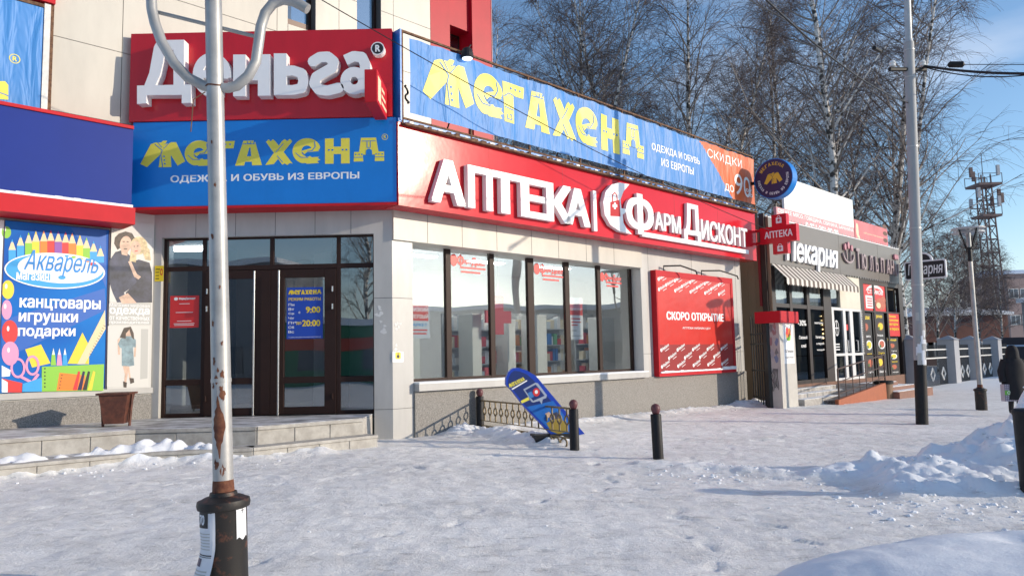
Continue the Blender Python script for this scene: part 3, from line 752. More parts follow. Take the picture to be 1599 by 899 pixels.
# little cantilever sign at its right end
t = thing('projecting_sign', 'small red double sided sign sticking out beside the white raised letters', 'sign', P1.P(sB - .35, 6, .9))
PS = Plane(P1.P(sat(P1, 607, 130, dS) - .14, 0, dS + .02).x, P1.P(0, 0, dS + .02).y, R(-90))     # s runs toward the viewer, n = -X
zp0, zp1 = 5.86, 6.44
mb = MB(); mb.hexa([PS.P(.02, zp0, .11), PS.P(1.0, zp0, .11), PS.P(1.0, zp0, -.11), PS.P(.02, zp0, -.11), PS.P(.02, zp1, .11), PS.P(1.0, zp1, .11), PS.P(1.0, zp1, -.11), PS.P(.02, zp1, -.11)], REDM); mb.build('box', t, bevel=.01)
PSr = Plane(PS.P(1.0, 0, -.11).x, PS.P(1.0, 0, -.11).y, R(90)); CREAM = M('cream_print', (.72, .62, .42), .5)
mb = MB(); mb.flat(PSr, [rect2(.08, zp0 + .06, .36, zp1 - .08)], .002, CREAM); mb.flat(PSr, fit(text2d('дом быта', .02), .42, zp0 + .2, .92, zp0 + .38), .002, WHITEP) if False else None
mb.flat(PSr, [rect2(.42, zp0 + .1 + i * .13, .92 - .1 * i, zp0 + .16 + i * .13) for i in range(3)], .002, CREAM); mb.build('face_print', t)
mb = MB(); mb.tube([PS.P(.03, zp1 - .1, 0), PS.P(-.03, zp1 - .1, 0)], .02, BLACK); mb.build('bracket', t)

# blue light box
dB = .48
t = thing('light_box_sign', 'blue fabric light box with yellow clothes-shaped wordmark above the doors', 'sign', P1.P(0, 4, dB))
sA, sB = sat(P1, 206, 250, dB), sat(P1, 619, 250, dB); zA, zBx = zat(P1, 410, 320, dB), zat(P1, 410, 187, dB)
mb = MB(); mb.pbox(P1, sA, sB, zA, zBx, .01, dB, BLUE); mb.build('panel', t, bevel=.012)
mb = MB(); mb.pbox(P1, sA - .01, sB + .01, zA - .05, zA - .002, .01, dB + .02, REDM); mb.build('bottom_trim', t)
mb = MB(); wordmark(mb, P1, dB + .002, (219, 262), (600, 214), YEL, BLUE); regmark(mb, P1, dB + .002, 601, 214, 5, YEL); mb.build('wordmark', t)
mb = MB(); mb.text(P1, dB + .002, (266, 287), (561, 268), 'ОДЕЖДА И ОБУВЬ ИЗ ЕВРОПЫ', WHITEP, .028); mb.build('lettering', t)

# red pharmacy fascia
dG = .5; t = thing('pharmacy_sign', 'long glossy red sign with raised white pharmacy letters over the display window', 'sign', P2.P(5, 4, dG))
sg0, sg1 = sat(P2, 622, 250, dG), sat(P2, 1180, 370, dG); zg0, zg1 = zat(P2, 622, 320, dG), zat(P2, 622, 190, dG)
mb = MB(); mb.pbox(P2, sg0, sg1, zg0, zg1, .06, dG, REDG)
for i_ in range(1, 6): s = sg0 + (sg1 - sg0) * i_ / 6; mb.pbox(P2, s - .003, s + .003, zg0 + .003, zg1 - .003, dG, dG + .002, M('sheet_joint', (.25, .01, .015), .6) if i_ == 1 else bpy.data.materials['sheet_joint'])
mb.build('panel', t)
mb = MB(); mb.pbox(P2, sg0, sg1, zg1 + .002, zg1 + .07, .06, dG + .02, BLUE); mb.build('blue_trim', t)
REDS = M('letter_side_red', (.5, .03, .04), .4)
q6 = crop(620, 230, 2.757)
# raised letters: each one laid out on the panel between measured ends, all on one baseline
zb_, zt_ = zat(P2, 674, 314, dG + .13), zat(P2, 700, 250, dG + .13)
xs_ = [(674, 727), (731, 770), (764, 814), (813, 853), (853, 893), (883, 921)]
for ch, (xa, xb) in zip('АПТЕКА', xs_):
    mb = MB(); a, b = sat(P2, xa, 300, dG + .13), sat(P2, xb, 320, dG + .13)
    mb.flat(P2, fit(text2d(ch, .042), a, zb_, b, zt_), dG + .012, WHITE, .12); mb.build('letter', t)
mb = MB(); a = sat(P2, 927, 320, dG + .1); b = sat(P2, 932, 320, dG + .1); mb.flat(P2, [rect2(a, zb_ - .05, b, zt_ + .05)], dG + .012, WHITE, .08); mb.build('divider', t)
mb = MB()
leaf = [(1000, 160), (960, 152), (925, 160), (898, 190), (888, 235), (894, 290), (920, 335), (960, 362), (1012, 374), (990, 352), (975, 325), (972, 290), (1000, 268), (966, 262), (962, 225), (975, 190)]
mb.px(P2, dG + .012, [q6(leaf)], WHITE, .11)
mb.px(P2, dG + .124, [q6([(918, 236), (958, 226), (962, 298), (918, 296)])] + stroke(q6([(927, 240), (928, 205), (937, 195), (946, 205), (948, 235)]), 1.6), REDM)
mb.px(P2, dG + .126, [q6(rect2(934, 238, 942, 266)), q6(rect2(928, 246, 948, 258))], WHITE); mb.build('bag_emblem', t)
def raised(body, xa, xb, y0, ytop, bold):
    mb = MB(); a, z0 = P2.at(xa, y0[0], dG + .1); b, _ = P2.at(xb, y0[1], dG + .1); z1 = zat(P2, xa, ytop, dG + .1)
    mb.flat(P2, fit(text2d(body, bold), a, z0, b, z1), dG + .012, WHITE, .09); mb.build('letter', t)
raised('Ф', 979, 1022, (362, 370), 298, .035); raised('АРМ', 1023, 1064, (358, 367), 330, .03); raised('Д', 1069, 1095, (375, 378), 316, .035); raised('ИСКОНТ', 1096, 1168, (374, 386), 342, .03)
mb = MB(); a, b = sat(P2, 1003, 366, dG + .1), sat(P2, 1169, 392, dG + .1); z0 = zat(P2, 1005, 368, dG + .1); mb.flat(P2, [rect2(a, z0 - .02, b, z0 + .10)], dG + .012, WHITE, .09); mb.build('underline', t)

# banner on its rusty frame
dN = .56
RUST = two_tone('rusty_iron', (.07, .03, .018), (.2, .11, .06), 14, .35, .65, .85, .4)
def banner_mat():
    m, t_, b = material('banner_vinyl'); L = t_.links.new
    tc = t_.nodes.new('ShaderNodeTexCoord'); mp = t_.nodes.new('ShaderNodeMapping'); mp.inputs['Scale'].default_value = (1.6, 1.6, .35); mp.inputs['Rotation'].default_value = (0, .25, 0)
    n = t_.nodes.new('ShaderNodeTexNoise'); n.inputs['Scale'].default_value = 2.2; n.inputs['Detail'].default_value = 3; n.inputs['Distortion'].default_value = .6
    bp = t_.nodes.new('ShaderNodeBump'); bp.inputs['Strength'].default_value = .6; bp.inputs['Distance'].default_value = .11
    L(tc.outputs['Object'], mp.inputs[0]); L(mp.outputs[0], n.inputs[0]); L(n.outputs[0], bp.inputs['Height']); L(bp.outputs[0], b.inputs['Normal'])
    b.inputs['Base Color'].default_value = (.05, .22, .56, 1); b.inputs['Roughness'].default_value = .5; b.inputs['Specular IOR Level'].default_value = .4
    m2 = m.copy(); m2.name = 'banner_vinyl_orange'; m2.node_tree.nodes['Principled BSDF'].inputs['Base Color'].default_value = (.62, .12, .03, 1)
    return m, m2
BAN, BANO = banner_mat()
t = thing('banner', 'long blue clothing banner with yellow wordmark and orange end on a rusty rooftop frame', 'banner', P2.P(5, 5.5, dN))
sn0, sn1 = sat(P2, 640, 100, dN), sat(P2, 1177, 280, dN); zn0, zn1 = zat(P2, 640, 176, dN), zat(P2, 640, 58, dN)
# cloth as a grid, gently wrinkled between its eyelets
so0, zo0 = P2.at(1146, 314, dN); so1, zo1 = P2.at(1090, 216, dN)
N, K = 330, 28; vs = []
def wr(s, z):
    v = (z - zn0) / (zn1 - zn0)
    return 2.2 * .02 * nz(s * .9 + .35 * v, z * .5, 1.6, 2) * (.5 + v) + .012 * nz(s + .25 * v, z * .3, 4.5, 6) * (.3 + v * .7) + .007 * math.cos(2 * math.pi * s / .52) * v ** 3
mb = MB()
for j in range(K + 1):
    for i in range(N + 1):
        s = sn0 + (sn1 - sn0) * i / N; z = zn0 + (zn1 - zn0) * j / K
        zz = z - (.025 * (.5 + .5 * math.cos(2 * math.pi * s / .52)) * (j / K) ** 6)
        vs.append(P2.P(s, zz, dN + wr(s, z)))
fb, fo = [], []
for j in range(K):
    for i in range(N):
        s = sn0 + (sn1 - sn0) * (i + .5) / N; z = zn0 + (zn1 - zn0) * (j + .5) / K
        f = (j * (N + 1) + i, j * (N + 1) + i + 1, (j + 1) * (N + 1) + i + 1, (j + 1) * (N + 1) + i)
        (fo if s > so0 + (so1 - so0) * (z - zo0) / (zo1 - zo0) else fb).append(f)
mb.add(vs, fb, BAN); k0 = len(mb.v); mb.add(vs, fo, BANO); mb.build('cloth', t, smooth=True)
def draped(mb, polys, m, off):
    ov, of = union2d(polys)
    bm_ = bmesh.new(); vv = [bm_.verts.new((a, b, 0)) for a, b in ov]
    for f in of:
        try: bm_.faces.new([vv[i] for i in f])
        except ValueError: pass
    for _ in range(2):
        le = [e for e in bm_.edges if e.calc_length() > .1]
        if le: bmesh.ops.subdivide_edges(bm_, edges=le, cuts=1)
    bmesh.ops.triangulate(bm_, faces=bm_.faces[:]); bm_.verts.index_update()
    mb.add([P2.P(v.co.x, v.co.y, dN + wr(v.co.x, v.co.y) + off) for v in bm_.verts], [tuple(v.index for v in f.verts) for f in bm_.faces], m); bm_.free()
mb = MB(); s0, z0 = P2.at(660, 153, dN); s1_, _ = P2.at(1005, 250, dN); z1 = zat(P2, 690, 92, dN); bx = (0, 0, 1035, 124)
draped(mb, fit(GW[0], s0, z0, s1_, z1, bx), YEL, .006); draped(mb, fit(GW[1], s0, z0, s1_, z1, bx), BAN, .011); draped(mb, fit(GW[2], s0, z0, s1_, z1, bx), BAN, .013); mb.build('wordmark', t)
def drape_text(mb, body, xa, xb, yb, yt, bold=.02):
    a, z0 = P2.at(xa, yb, dN); b = sat(P2, xb, yb, dN); z1 = zat(P2, xa, yt, dN); draped(mb, fit(text2d(body, bold), a, z0, b, z1), WHITEP, .007)
mb = MB(); drape_text(mb, 'ОДЕЖДА И ОБУВЬ', 1017, 1092, 236, 223); drape_text(mb, 'ИЗ ЕВРОПЫ', 1032, 1082, 259, 247)
drape_text(mb, 'СКИДКИ', 1104, 1157, 248, 232, .0); drape_text(mb, 'ДО', 1131, 1146, 299, 286, .02); drape_text(mb, '90', 1147, 1172, 303, 271, -.0); drape_text(mb, '%', 1164, 1175, 306, 294, .0); mb.build('lettering', t)
mb = MB(); fz0, fz1 = zat(P2, 632, 184, dN), zat(P2, 632, 48, dN); fs0, fs1 = sat(P2, 630, 110, dN), sat(P2, 1179, 290, dN); P = P2.P
for z in (fz0, fz1): mb.pbox(P2, fs0, fs1, z - .02, z + .02, dN - .07, dN - .03, RUST)
for i in range(9): s = fs0 + (fs1 - fs0) * i / 8; mb.pbox(P2, s - .02, s + .02, fz0 - .12, fz1 + .018, dN - .072, dN - .032, RUST)
for i in range(1, 8, 2): s = fs0 + (fs1 - fs0) * i / 8; mb.tube([P(s, fz1 - .1, dN - .06), P(s, fz0 - .05, dN - 1.0)], .018, RUST, 6)
mb.pbox(P2, fs0, fs1, fz0 - .14, fz0 - .1, dN - .08, dN + .05, RUST)
for i in range(60): s = fs0 + (fs1 - fs0) * (i + .5) / 60; mb.pbox(P2, s, s + .1 + .06 * nz(i, 1, .7), fz0 - .1, fz0 - .06 + .03 * nz(i, 2, .9), dN - .05, dN + .03, SNOWW if i % 3 == 0 else RUST)
mb.build('frame', t)
mb = MB(); mb.pbox(P2, fs0 - .06, fs0 - .025, fz0 - .05, fz1 + .02, dN - .5, dN - .02, BLUE); mb.build('side_panel', t)
mb = MB(); pts = [P(fs0 + .1 + .05 * math.sin(i * .9), fz0 + .3 + .35 * (i / 14), dN - .04 + .03 * math.cos(i * 1.1)) for i in range(15)]; mb.tube(pts, .02, BLACK, 6); mb.build('cable_coil', t, smooth=True)
# floodlight on the frame
s, z = P2.at(726, 84, dN + .05); t = thing('floodlight', 'black floodlight clamped on the rusty top rail of the blue banner', 'lamp', P(s, z, dN))
mb = MB(); mb.lathe(P(s, z - .1, dN + .12), [(.04, .2), (.09, .17), (.12, .08), (.13, 0), (.12, -.02)][::-1], BLACK, 16); mb.tube([P(s, z + .06, dN + .12), P(s + .12, z + .2, dN + .1)], .015, BLACK, 6); mb.build('housing', t)
mb = MB(); mb.lathe(P(s, z - .135, dN + .12), [(.10, 0), (.105, .012)], emit('lamp_glow', (.75, .85, 1), 1.5), 16); mb.build('lens', t)
mb = MB(); mb.tube([P(s, z + .02, dN + .1), P(s, z + .08, dN - .05)], .02, BLACK, 6); mb.build('bracket', t)

# big blue banner high on the left wall
dQ = .14; t = thing('wall_banner', 'big blue banner in a metal frame high on the beige wall at the left edge', 'banner', P0.P(-2, 5.5, dQ))
s1q = sat(P0, 66, 90, dQ); zq0, zq1 = zf1 - .12, zat(P0, 66, 12, dQ)
mb = MB(); mb.pbox(P0, -7.5, s1q, zq0, zq1, .05, dQ, BAN); mb.build('cloth', t)
mb = MB(); mb.pbox(P0, s1q + .004, s1q + .1, zq0, zq1 + .08, .0, dQ + .02, GALV); mb.pbox(P0, s1q + .102, s1q + .16, zq0, zq1 + .1, .0, dQ - .02, RUST); mb.pbox(P0, -7.5, s1q + .002, zq1 + .003, zq1 + .06, .0, dQ + .02, RUST); mb.build('frame', t)
mb = MB(); mb.pbox(P0, -7.5, s1q + .16, zq1 + .105, zq1 + .6, .0, dQ + .05, REDM); mb.build('red_header', t)
mb = MB(); regmark(mb, P0, dQ + .003, 23, 92, 9, YEL); mb.px(P0, dQ + .003, [[(-40, 128), (8, 127), (13, 133), (13, 156), (-40, 152)]], YEL); mb.px(P0, dQ + .005, stroke([(-10, 142), (6, 147), (13, 150)], 1.5), BAN); mb.build('print', t)
P = P2.P
# billboard
dBB = .16; rb = lambda pts: crop(980, 380, 3.2115)(pts)
t = thing('billboard', 'red framed billboard announcing an opening, hung on the grey panels right of the pharmacy window', 'billboard', P(10, 2, 0))
a, b = sat(P2, 1026, 500, dBB), sat(P2, 1146, 500, dBB); z1, z0 = zat(P2, 1022, 421, dBB), zat(P2, 1029, 588, dBB)
BILL = M('poster_red', (.6, .03, .02), .3, var=.06, vs=1.5, bump=.2, bs=2.2, bdist=.06); BILLD = M('poster_dark_red', (.3, .02, .02), .35, var=.06)
mb = MB(); fw = .13
mb.pbox(P2, a, a + .06, z0, z1, .0, dBB + .012, REDM); mb.pbox(P2, b - fw, b, z0, z1, .0, dBB + .012, REDM); mb.pbox(P2, a + .06, b - fw, z1 - fw - .03, z1, .0, dBB + .011, REDM); mb.pbox(P2, a + .06, b - fw, z0, z0 + .1, .0, dBB + .011, REDM)
mb.build('frame', t)
mb = MB(); mb.pbox(P2, a + .06, b - fw, z0 + .1, z1 - fw - .03, .02, dBB, BILL)
zl, zh = zat(P2, 1028, 538, dBB), zat(P2, 1024, 462, dBB)
mb.flat(P2, [rect2(a + .065, z0 + .1, b - fw - .005, zl)], dBB + .0015, BILLD); mb.build('poster', t)
mb = MB()
mb.text(P2, dBB + .004, (1041, 499), (1130, 490), 'СКОРО ОТКРЫТИЕ', WHITEP, .045); mb.text(P2, dBB + .004, (1066, 514), (1109, 511), 'АПТЕКИ НИЗКИХ ЦЕН', WHITEP, .01); mb.build('lettering', t)
mb = MB(); W_ = b - fw - a - .06
for band, (lo, hi) in enumerate(((z0 + .14, zl - .04), (zh + .1, z1 - fw - .06))):
    rows = 3
    for r_ in range(rows):
        for c_ in range(5):
            s = a + .16 + (c_ + (.5 if r_ % 2 else 0) * .9) * W_ / 5; z = lo + (r_ + .4) * (hi - lo) / rows
            if s > b - fw - .5: continue
            q = list(fit(text2d('ФармДисконт', .03), 0, 0, .34, .11)) + [disc(-.06, .055, .05, n=12), rect2(.1, -.045, .3, -.03)]
            mb.flat(P2, Clean([(s + .06 + x * .93 - y * .36, z + y * .93 + x * .36) for x, y in g] for g in q), dBB + .004, WHITEP)
mb.build('logo_pattern', t)
mb = MB()
for i in range(26): s = a + .05 + (b - a - .1) * i / 26; mb.pbox(P2, s, s + (b - a) / 26 + .004, z0 + .09, z0 + .13 + .04 * abs(nz(i, 0, .6)) + (.05 if i > 20 else 0), dBB - .06, dBB + .04 + .01 * nz(i, 3, .8), SNOWW)
mb.build('snow_cap', t)
for xa, xb, yb in ((1046, 1074, 416), (1105, 1139, 426)):
    mb = MB(); s, s2 = sat(P2, xa, yb, .3), sat(P2, xb, yb, .3)
    mb.tube([P(s, z1 - .02, .1), P(s, z1 + .14, .1), P((s + s2) / 2, z1 + .16, .35), P(s2, z1 + .02, .55), P(s2 + .02, z1 - .08, .57)], .022, BLACK, 6); mb.build('lamp_arm', t)

# pharmacy cross
dC0 = .74; sC = sat(P2, 1180, 370, .5) + .05
t = thing('pharmacy_cross_sign', 'red pharmacy cross sign on a bracket at the end of the long red sign', 'sign', P(sC, 4, dC0))
PC = Plane(P(sC, 0, 0).x, P(sC, 0, 0).y, R(-45))        # runs out of the facade, faces along the street
u = lambda px, py: PC.at(px, py)
cx0, cx1 = u(1189, 366)[0], u(1246, 366)[0]; m0, m1 = u(1208, 366)[0], u(1231, 366)[0]
zt_, zb_, zm1, zm0 = u(1218, 335)[1], u(1218, 397)[1], u(1218, 353)[1], u(1218, 379)[1]
mb = MB(); mb.flat(PC, [rect2(cx0, zm0, cx1, zm1), rect2(m0, zb_, m1, zt_)], -.1, REDG, .2); 
mb.flat(Plane(PC.o.x, PC.o.y, R(135)), [rect2(-cx1, zm0, -cx0, zm1), rect2(-m1, zb_, -m0, zt_)], .099, REDG); mb.build('cross_body', t)
mb = MB(); mb.flat(PC, fit(text2d('АПТЕКА', .03), u(1196, 366)[0], zm0 + .16, u(1240, 366)[0], zm1 - .14), .102, WHITE)
mm = (m0 + m1) / 2
for z in ((zt_ + zm1) / 2, (zb_ + zm0) / 2): mb.flat(PC, [rect2(mm - .09, z - .1, mm + .09, z + .07)] + stroke(arc(mm, z + .07, .05, .06, 0, 180, 8), .015), .102, WHITE); mb.flat(PC, [rect2(mm - .05, z - .02, mm + .05, z + .01), rect2(mm - .015, z - .055, mm + .015, z + .045)], .104, REDM)
mb.build('lettering', t)
mb = MB()
for z in (zm1 - .06, zm0 + .06): mb.pbox(PC, .42, cx0 + .02, z - .035, z + .035, -.03, .03, REDM)
mb.pbox(PC, .42, .5, zm0, zm1, -.032, .032, REDM); mb.build('bracket', t)

# round sign
t = thing('round_sign', 'round dark blue sign with a yellow coat emblem projecting above the pharmacy corner', 'sign', P(sC - .2, 5.4, 1))
PRd = Plane(P(sC - .25, 0, 0).x, P(sC - .25, 0, 0).y, R(-45)); c0, zc = PRd.at(1211, 280); ra = abs(PRd.at(1211, 249)[1] - zc)
NAVY = M('navy_print', (.02, .012, .07), .35)
mb = MB(); mb.flat(PRd, [disc(c0, zc, ra, n=48)], -.16, BLUE, .32); mb.flat(Plane(PRd.o.x, PRd.o.y, R(135)), [disc(-c0, zc, ra, n=48)], .159, NAVY); mb.build('drum', t)
mb = MB(); mb.flat(PRd, [disc(c0, zc, ra * .97, n=48)], .162, NAVY); mb.build('face', t)
GOLD = M('gold_print', (.7, .42, .03), .45); mb = MB()
mb.flat(PRd, fit(GW[0][:4], c0 - ra * .48, zc - ra * .26, c0 + ra * .48, zc + ra * .3), .165, GOLD); mb.flat(PRd, [[(c0 - ra * .48 + x / 190 * ra * .96, zc - ra * .26 + y / 128 * ra * .56) for x, y in q] for q in GW[1][:9]], .167, NAVY)
def ring_text(body, r_in, h, a0, a1, m, up=True):
    n = len(body)
    for i, ch in enumerate(body):
        if ch == ' ': continue
        a = R(a0 + (a1 - a0) * (i + .5) / n); wch = abs(R(a1 - a0)) * r_in / n * .82
        g = fit(text2d(ch, .03), -wch / 2, 0, wch / 2, h); o = []
        for q in g:
            o.append([((c0 + (r_in + y if up else r_in + h - y) * math.cos(a) + (x if up else x) * (math.sin(a) if up else -math.sin(a)), zc + (r_in + y if up else r_in + h - y) * math.sin(a) - (x if up else -x) * (math.cos(a) if up else math.cos(a)))) for x, y in q])
        mb.flat(PRd, o, .165, m)
ring_text('МЕГАХЕНД', ra * .66, ra * .17, 150, 40, GOLD); ring_text('ОДЕЖДА И ОБУВЬ ИЗ ЕВРОПЫ', ra * .68, ra * .13, 178, 375, WHITEP, False)
mb.build('emblem', t)
mb = MB(); mb.pbox(PRd, .45, c0 - ra + .06, zc - .05, zc + .05, -.03, .03, BLACK); mb.build('bracket', t)

# ---- posters of the left shop
E0 = .07
t = thing('shop_poster', 'large blue stationery poster with coloured pencils, palette logo, balloons and scissors', 'poster', P0.P(-1.2, .6, 0))
z4 = crop(0, 340, 2.997); pp = lambda mb, polys, m, e: mb.px(P0, E0 + e, [z4(q) for q in polys], m)
a, b = P0.at(3, 470, E0)[0], P0.at(167, 470, E0)[0]; ztop, zbot = zat(P0, 90, 352, E0), zat(P0, 80, 610, E0)
zl0, zl1 = zat(P0, 5, 346, E0), zat(P0, 5, 612, E0)
def blue_wash():
    m, t_, bs = material('poster_blue'); L = t_.links.new; tc = t_.nodes.new('ShaderNodeTexCoord'); mp = t_.nodes.new('ShaderNodeMapping'); mp.inputs['Scale'].default_value = (.5, .5, .55)
    gr = t_.nodes.new('ShaderNodeTexNoise'); gr.inputs['Scale'].default_value = .9; r = t_.nodes.new('ShaderNodeValToRGB'); r.color_ramp.elements[0].position = .35; r.color_ramp.elements[1].position = .65
    r.color_ramp.elements[0].color = (.004, .085, .42, 1); r.color_ramp.elements[1].color = (.004, .25, .70, 1); L(tc.outputs['Object'], mp.inputs[0]); L(mp.outputs[0], gr.inputs[0]); L(gr.outputs[0], r.inputs[0]); L(r.outputs[0], bs.inputs['Base Color']); bs.inputs['Roughness'].default_value = .4; bs.inputs['Specular IOR Level'].default_value = .2
    return m
PBL = blue_wash(); PLB = M('print_sky', (.03, .34, .72), .4); col = lambda n, c: M(n, c, .42)
KR, KO, KY, KG, KV, KP, KS = col('print_red', (.65, .03, .03)), col('print_orange', (.8, .22, .02)), col('print_yellow', (.82, .62, .04)), col('print_green', (.25, .55, .05)), col('print_violet', (.25, .08, .4)), col('print_pink', (.75, .3, .5)), col('print_sand', (.78, .62, .38))
mb = MB(); mb.pbox(P0, a, b, zbot, ztop, .002, E0, PBL); mb.pbox(P0, a - .5, a - .012, zbot, ztop, .002, E0, WHITEP); mb.build('panel', t)
mb = MB(); pp(mb, [[(10, 480), (490, 330), (497, 430), (60, 640), (10, 640)], [(330, 45), (497, 55), (497, 330), (440, 200)]], col('print_deep_blue', (.012, .11, .47)), .0012); mb.build('backdrop_print', t)
cols = [PLB, PLB, KG, KY, KO, KR, KR, KV, KR, KO, KY, KG, PLB, PLB]; mb = MB()
xs_ = [57, 96, 134, 168, 205, 238, 273, 307, 338, 374, 405, 438, 470]; tops = [100, 80, 68, 62, 60, 58, 62, 66, 70, 80, 92, 108, 130]
for i, (x, y) in enumerate(zip(xs_, tops)):
    c = [PLB, PLB, KG, KY, KO, KR, KV, KR, KO, KY, KG, PLB, PLB][i]
    pp(mb, [rect2(x - 17, 210, x + 17, y + 46)], c, .003 + .0002 * i); pp(mb, [[(x - 17, y + 50), (x + 17, y + 50), (x, y)]], KS, .0031 + .0002 * i); pp(mb, [[(x - 5, y + 14), (x + 5, y + 14), (x, y - 1)]], c, .0034 + .0002 * i)
mb.build('pencil_print', t)
mb = MB(); pp(mb, [disc(256, 248, 236, 84, n=48, rot=.045)], WHITEP, .008); pp(mb, [disc(256, 248, 229, 78, n=48, rot=.045)], PLB, .009); pp(mb, [disc(282, 236, 200, 70, n=40, rot=.05)], WHITEP, .0095)
pp(mb, [[(70, 256), (236, 262), (236, 292), (70, 288)]], PLB, .010); pp(mb, [disc(290, 279, 18, 10)], PLB, .0105)
for x, y, r_, m in ((434, 216, 15, KR), (408, 202, 13, KO), (376, 192, 12, KY), (345, 184, 11, KG), (312, 179, 10, PLB)): pp(mb, [disc(x, y, r_, r_ * .5)], m, .0105)
mb.text(P0, E0 + .0115, z4([(76, 289)])[0], z4([(230, 262)])[0], 'магазин', WHITEP, .03)
mb.text(P0, E0 + .0115, z4([(110, 268)])[0], z4([(462, 172)])[0], 'Акварель', col('logo_blue', (.015, .25, .68)), .008, shear=.35)
mb.build('palette_logo', t)
mb = MB()
for body, x0, x1, y0, y1 in (('канцтовары', 90, 472, 434, 386), ('игрушки', 86, 366, 500, 448), ('подарки', 82, 354, 566, 516)): mb.text(P0, E0 + .004, z4([(x0, y0)])[0], z4([(x1, y1)])[0], body, WHITEP, .03)
mb.build('lettering', t)
mb = MB()
for i, (x, y, rx, ry, c) in enumerate(((24, 68, 22, 28, KG), (18, 336, 29, 44, KY), (10, 430, 24, 46, KP), (20, 534, 38, 56, KR), (22, 634, 40, 56, KP))): pp(mb, [disc(max(x, rx + 8), y, rx, ry, n=24)], c, .003 + .0004 * i); pp(mb, [disc(max(x, rx + 8) - 8, y - 16, 6, 12)], WHITEP, .0032 + .0004 * i)
pp(mb, [[(118, 615), (192, 592), (236, 680), (150, 700)]], KY, .003); pp(mb, [[(316, 682), (386, 536), (418, 600), (416, 684)]], KY, .0034); pp(mb, [[(362, 684), (492, 430), (494, 520), (396, 684)]], KS, .004)
pp(mb, [q for i in range(12) for q in stroke([(418 + i * 6, 634 - i * 12), (428 + i * 6, 640 - i * 12)], 2)], BLACKP, .0044)
for x, c in ((250, KG), (278, KP), (304, PLB)): pp(mb, [[(x - 13, 690), (x - 8, 640), (x, 610), (x + 8, 640), (x + 13, 690)]], c, .005); pp(mb, [[(x - 6, 640), (x, 608), (x + 6, 640)]], WHITEP, .0054)
pp(mb, [[(196, 696), (487, 684), (484, 808), (194, 812)]], KG, .006); pp(mb, [[(278, 724), (400, 736), (396, 806), (264, 808)]], KO, .0066)
pp(mb, [disc(210, 705 + i * 17, 4, n=8) for i in range(6)] + [disc(290 - i * 3, 735 + i * 15, 3, n=8) for i in range(5)], BLACKP, .0072)
for x, c in ((352, KR), (374, NAVY), (398, BLACKP), (422, KY)): pp(mb, [[(x - 12, 806), (x + 14, 716), (x + 24, 720), (x + 8, 806)]], c, .0075)
pp(mb, stroke(arc(84, 702, 30, 42, 0, 360, 20), 11) + stroke(arc(152, 690, 28, 42, 0, 360, 20), 11) + stroke([(96, 742), (150, 770), (180, 730)], 13), KP, .008)
pp(mb, [[(8, 750), (104, 772), (102, 816), (8, 816)]], KR, .0082); pp(mb, [[(8, 690), (50, 712), (46, 740), (8, 744)], [(8, 752), (36, 768), (36, 816), (8, 816)]], WHITEP, .0086); pp(mb, [[(106, 776), (196, 746), (196, 812), (104, 814)]], PLB, .0083)
mb.build('stationery_print', t)
mb = MB(); SIL = M('frame_edge', (.4, .4, .42), .4)
mb.pbox(P0, a - .012, a, zbot, ztop, .002, E0 + .012, NAVY); mb.pbox(P0, b, b + .012, zbot, ztop, .002, E0 + .012, NAVY); mb.pbox(P0, a, b, ztop, ztop + .012, .002, E0 + .012, NAVY); mb.build('edge_trim', t)
# fashion poster
t = thing('fashion_poster', 'tall narrow faded clothing poster of a couple above a woman in a dress', 'poster', P0.P(-.3, .6, 0))
a, b = P0.at(171, 470, .05)[0], P0.at(238, 470, .05)[0]; z1, z0 = zat(P0, 200, 346, .05), zat(P0, 200, 606, .05)
FAD = M('faded_paper', (.58, .57, .54), .45, var=.05); pv = lambda n, c, v, s_: M(n, c, .42, var=v, vs=s_); SK = pv('print_skin', (.6, .41, .31), .3, 7); DK = pv('print_denim', (.04, .045, .08), .75, 5); DK2 = pv('print_dark_denim', (.028, .03, .055), .8, 6); HR = pv('print_brown_hair', (.05, .032, .022), .8, 16); BL = pv('print_blond', (.56, .44, .25), .5, 14); TE = pv('print_teal', (.19, .28, .32), .45, 9); GR = col('print_grey', (.45, .45, .43))
mb = MB(); mb.pbox(P0, a, b, z0, z1, .002, .05, FAD); mb.build('panel', t)
E0s = E0; E0 = .05; mb = MB()
pp(mb, [[(522, 70), (712, 96), (712, 398), (512, 392)]], col('print_backdrop', (.66, .64, .6)), .001)
pp(mb, [[(512, 200), (540, 160), (576, 150), (612, 180), (622, 250), (640, 300), (610, 330), (580, 350), (600, 392), (548, 396), (528, 352), (511, 300)]], DK, .002)
pp(mb, [[(600, 210), (650, 195), (700, 210), (712, 260), (712, 396), (600, 398), (588, 350), (640, 300)]], DK2, .0026)  # second figure's clothes, printed in a darker denim tone
pp(mb, [[(556, 372), (598, 352), (640, 398), (572, 402)], [(600, 205), (612, 200), (640, 262), (660, 276), (648, 288), (628, 276)]], SK, .003)
pp(mb, [[(550, 150), (534, 120), (538, 92), (556, 74), (588, 64), (618, 72), (632, 96), (628, 128), (616, 120), (610, 98), (586, 92), (570, 104), (564, 140)]], HR, .0034); pp(mb, [disc(588, 124, 27, 39, rot=.15), [(566, 146), (600, 150), (596, 178), (570, 172)]], SK, .0040)
pp(mb, [disc(650, 130, 40, 42), [(668, 110), (700, 150), (706, 200), (680, 196), (664, 150)], [(615, 140), (640, 160), (636, 210), (606, 200)]], BL, .0044); pp(mb, [disc(636, 140, 24, 33, rot=-.2)], SK, .005)
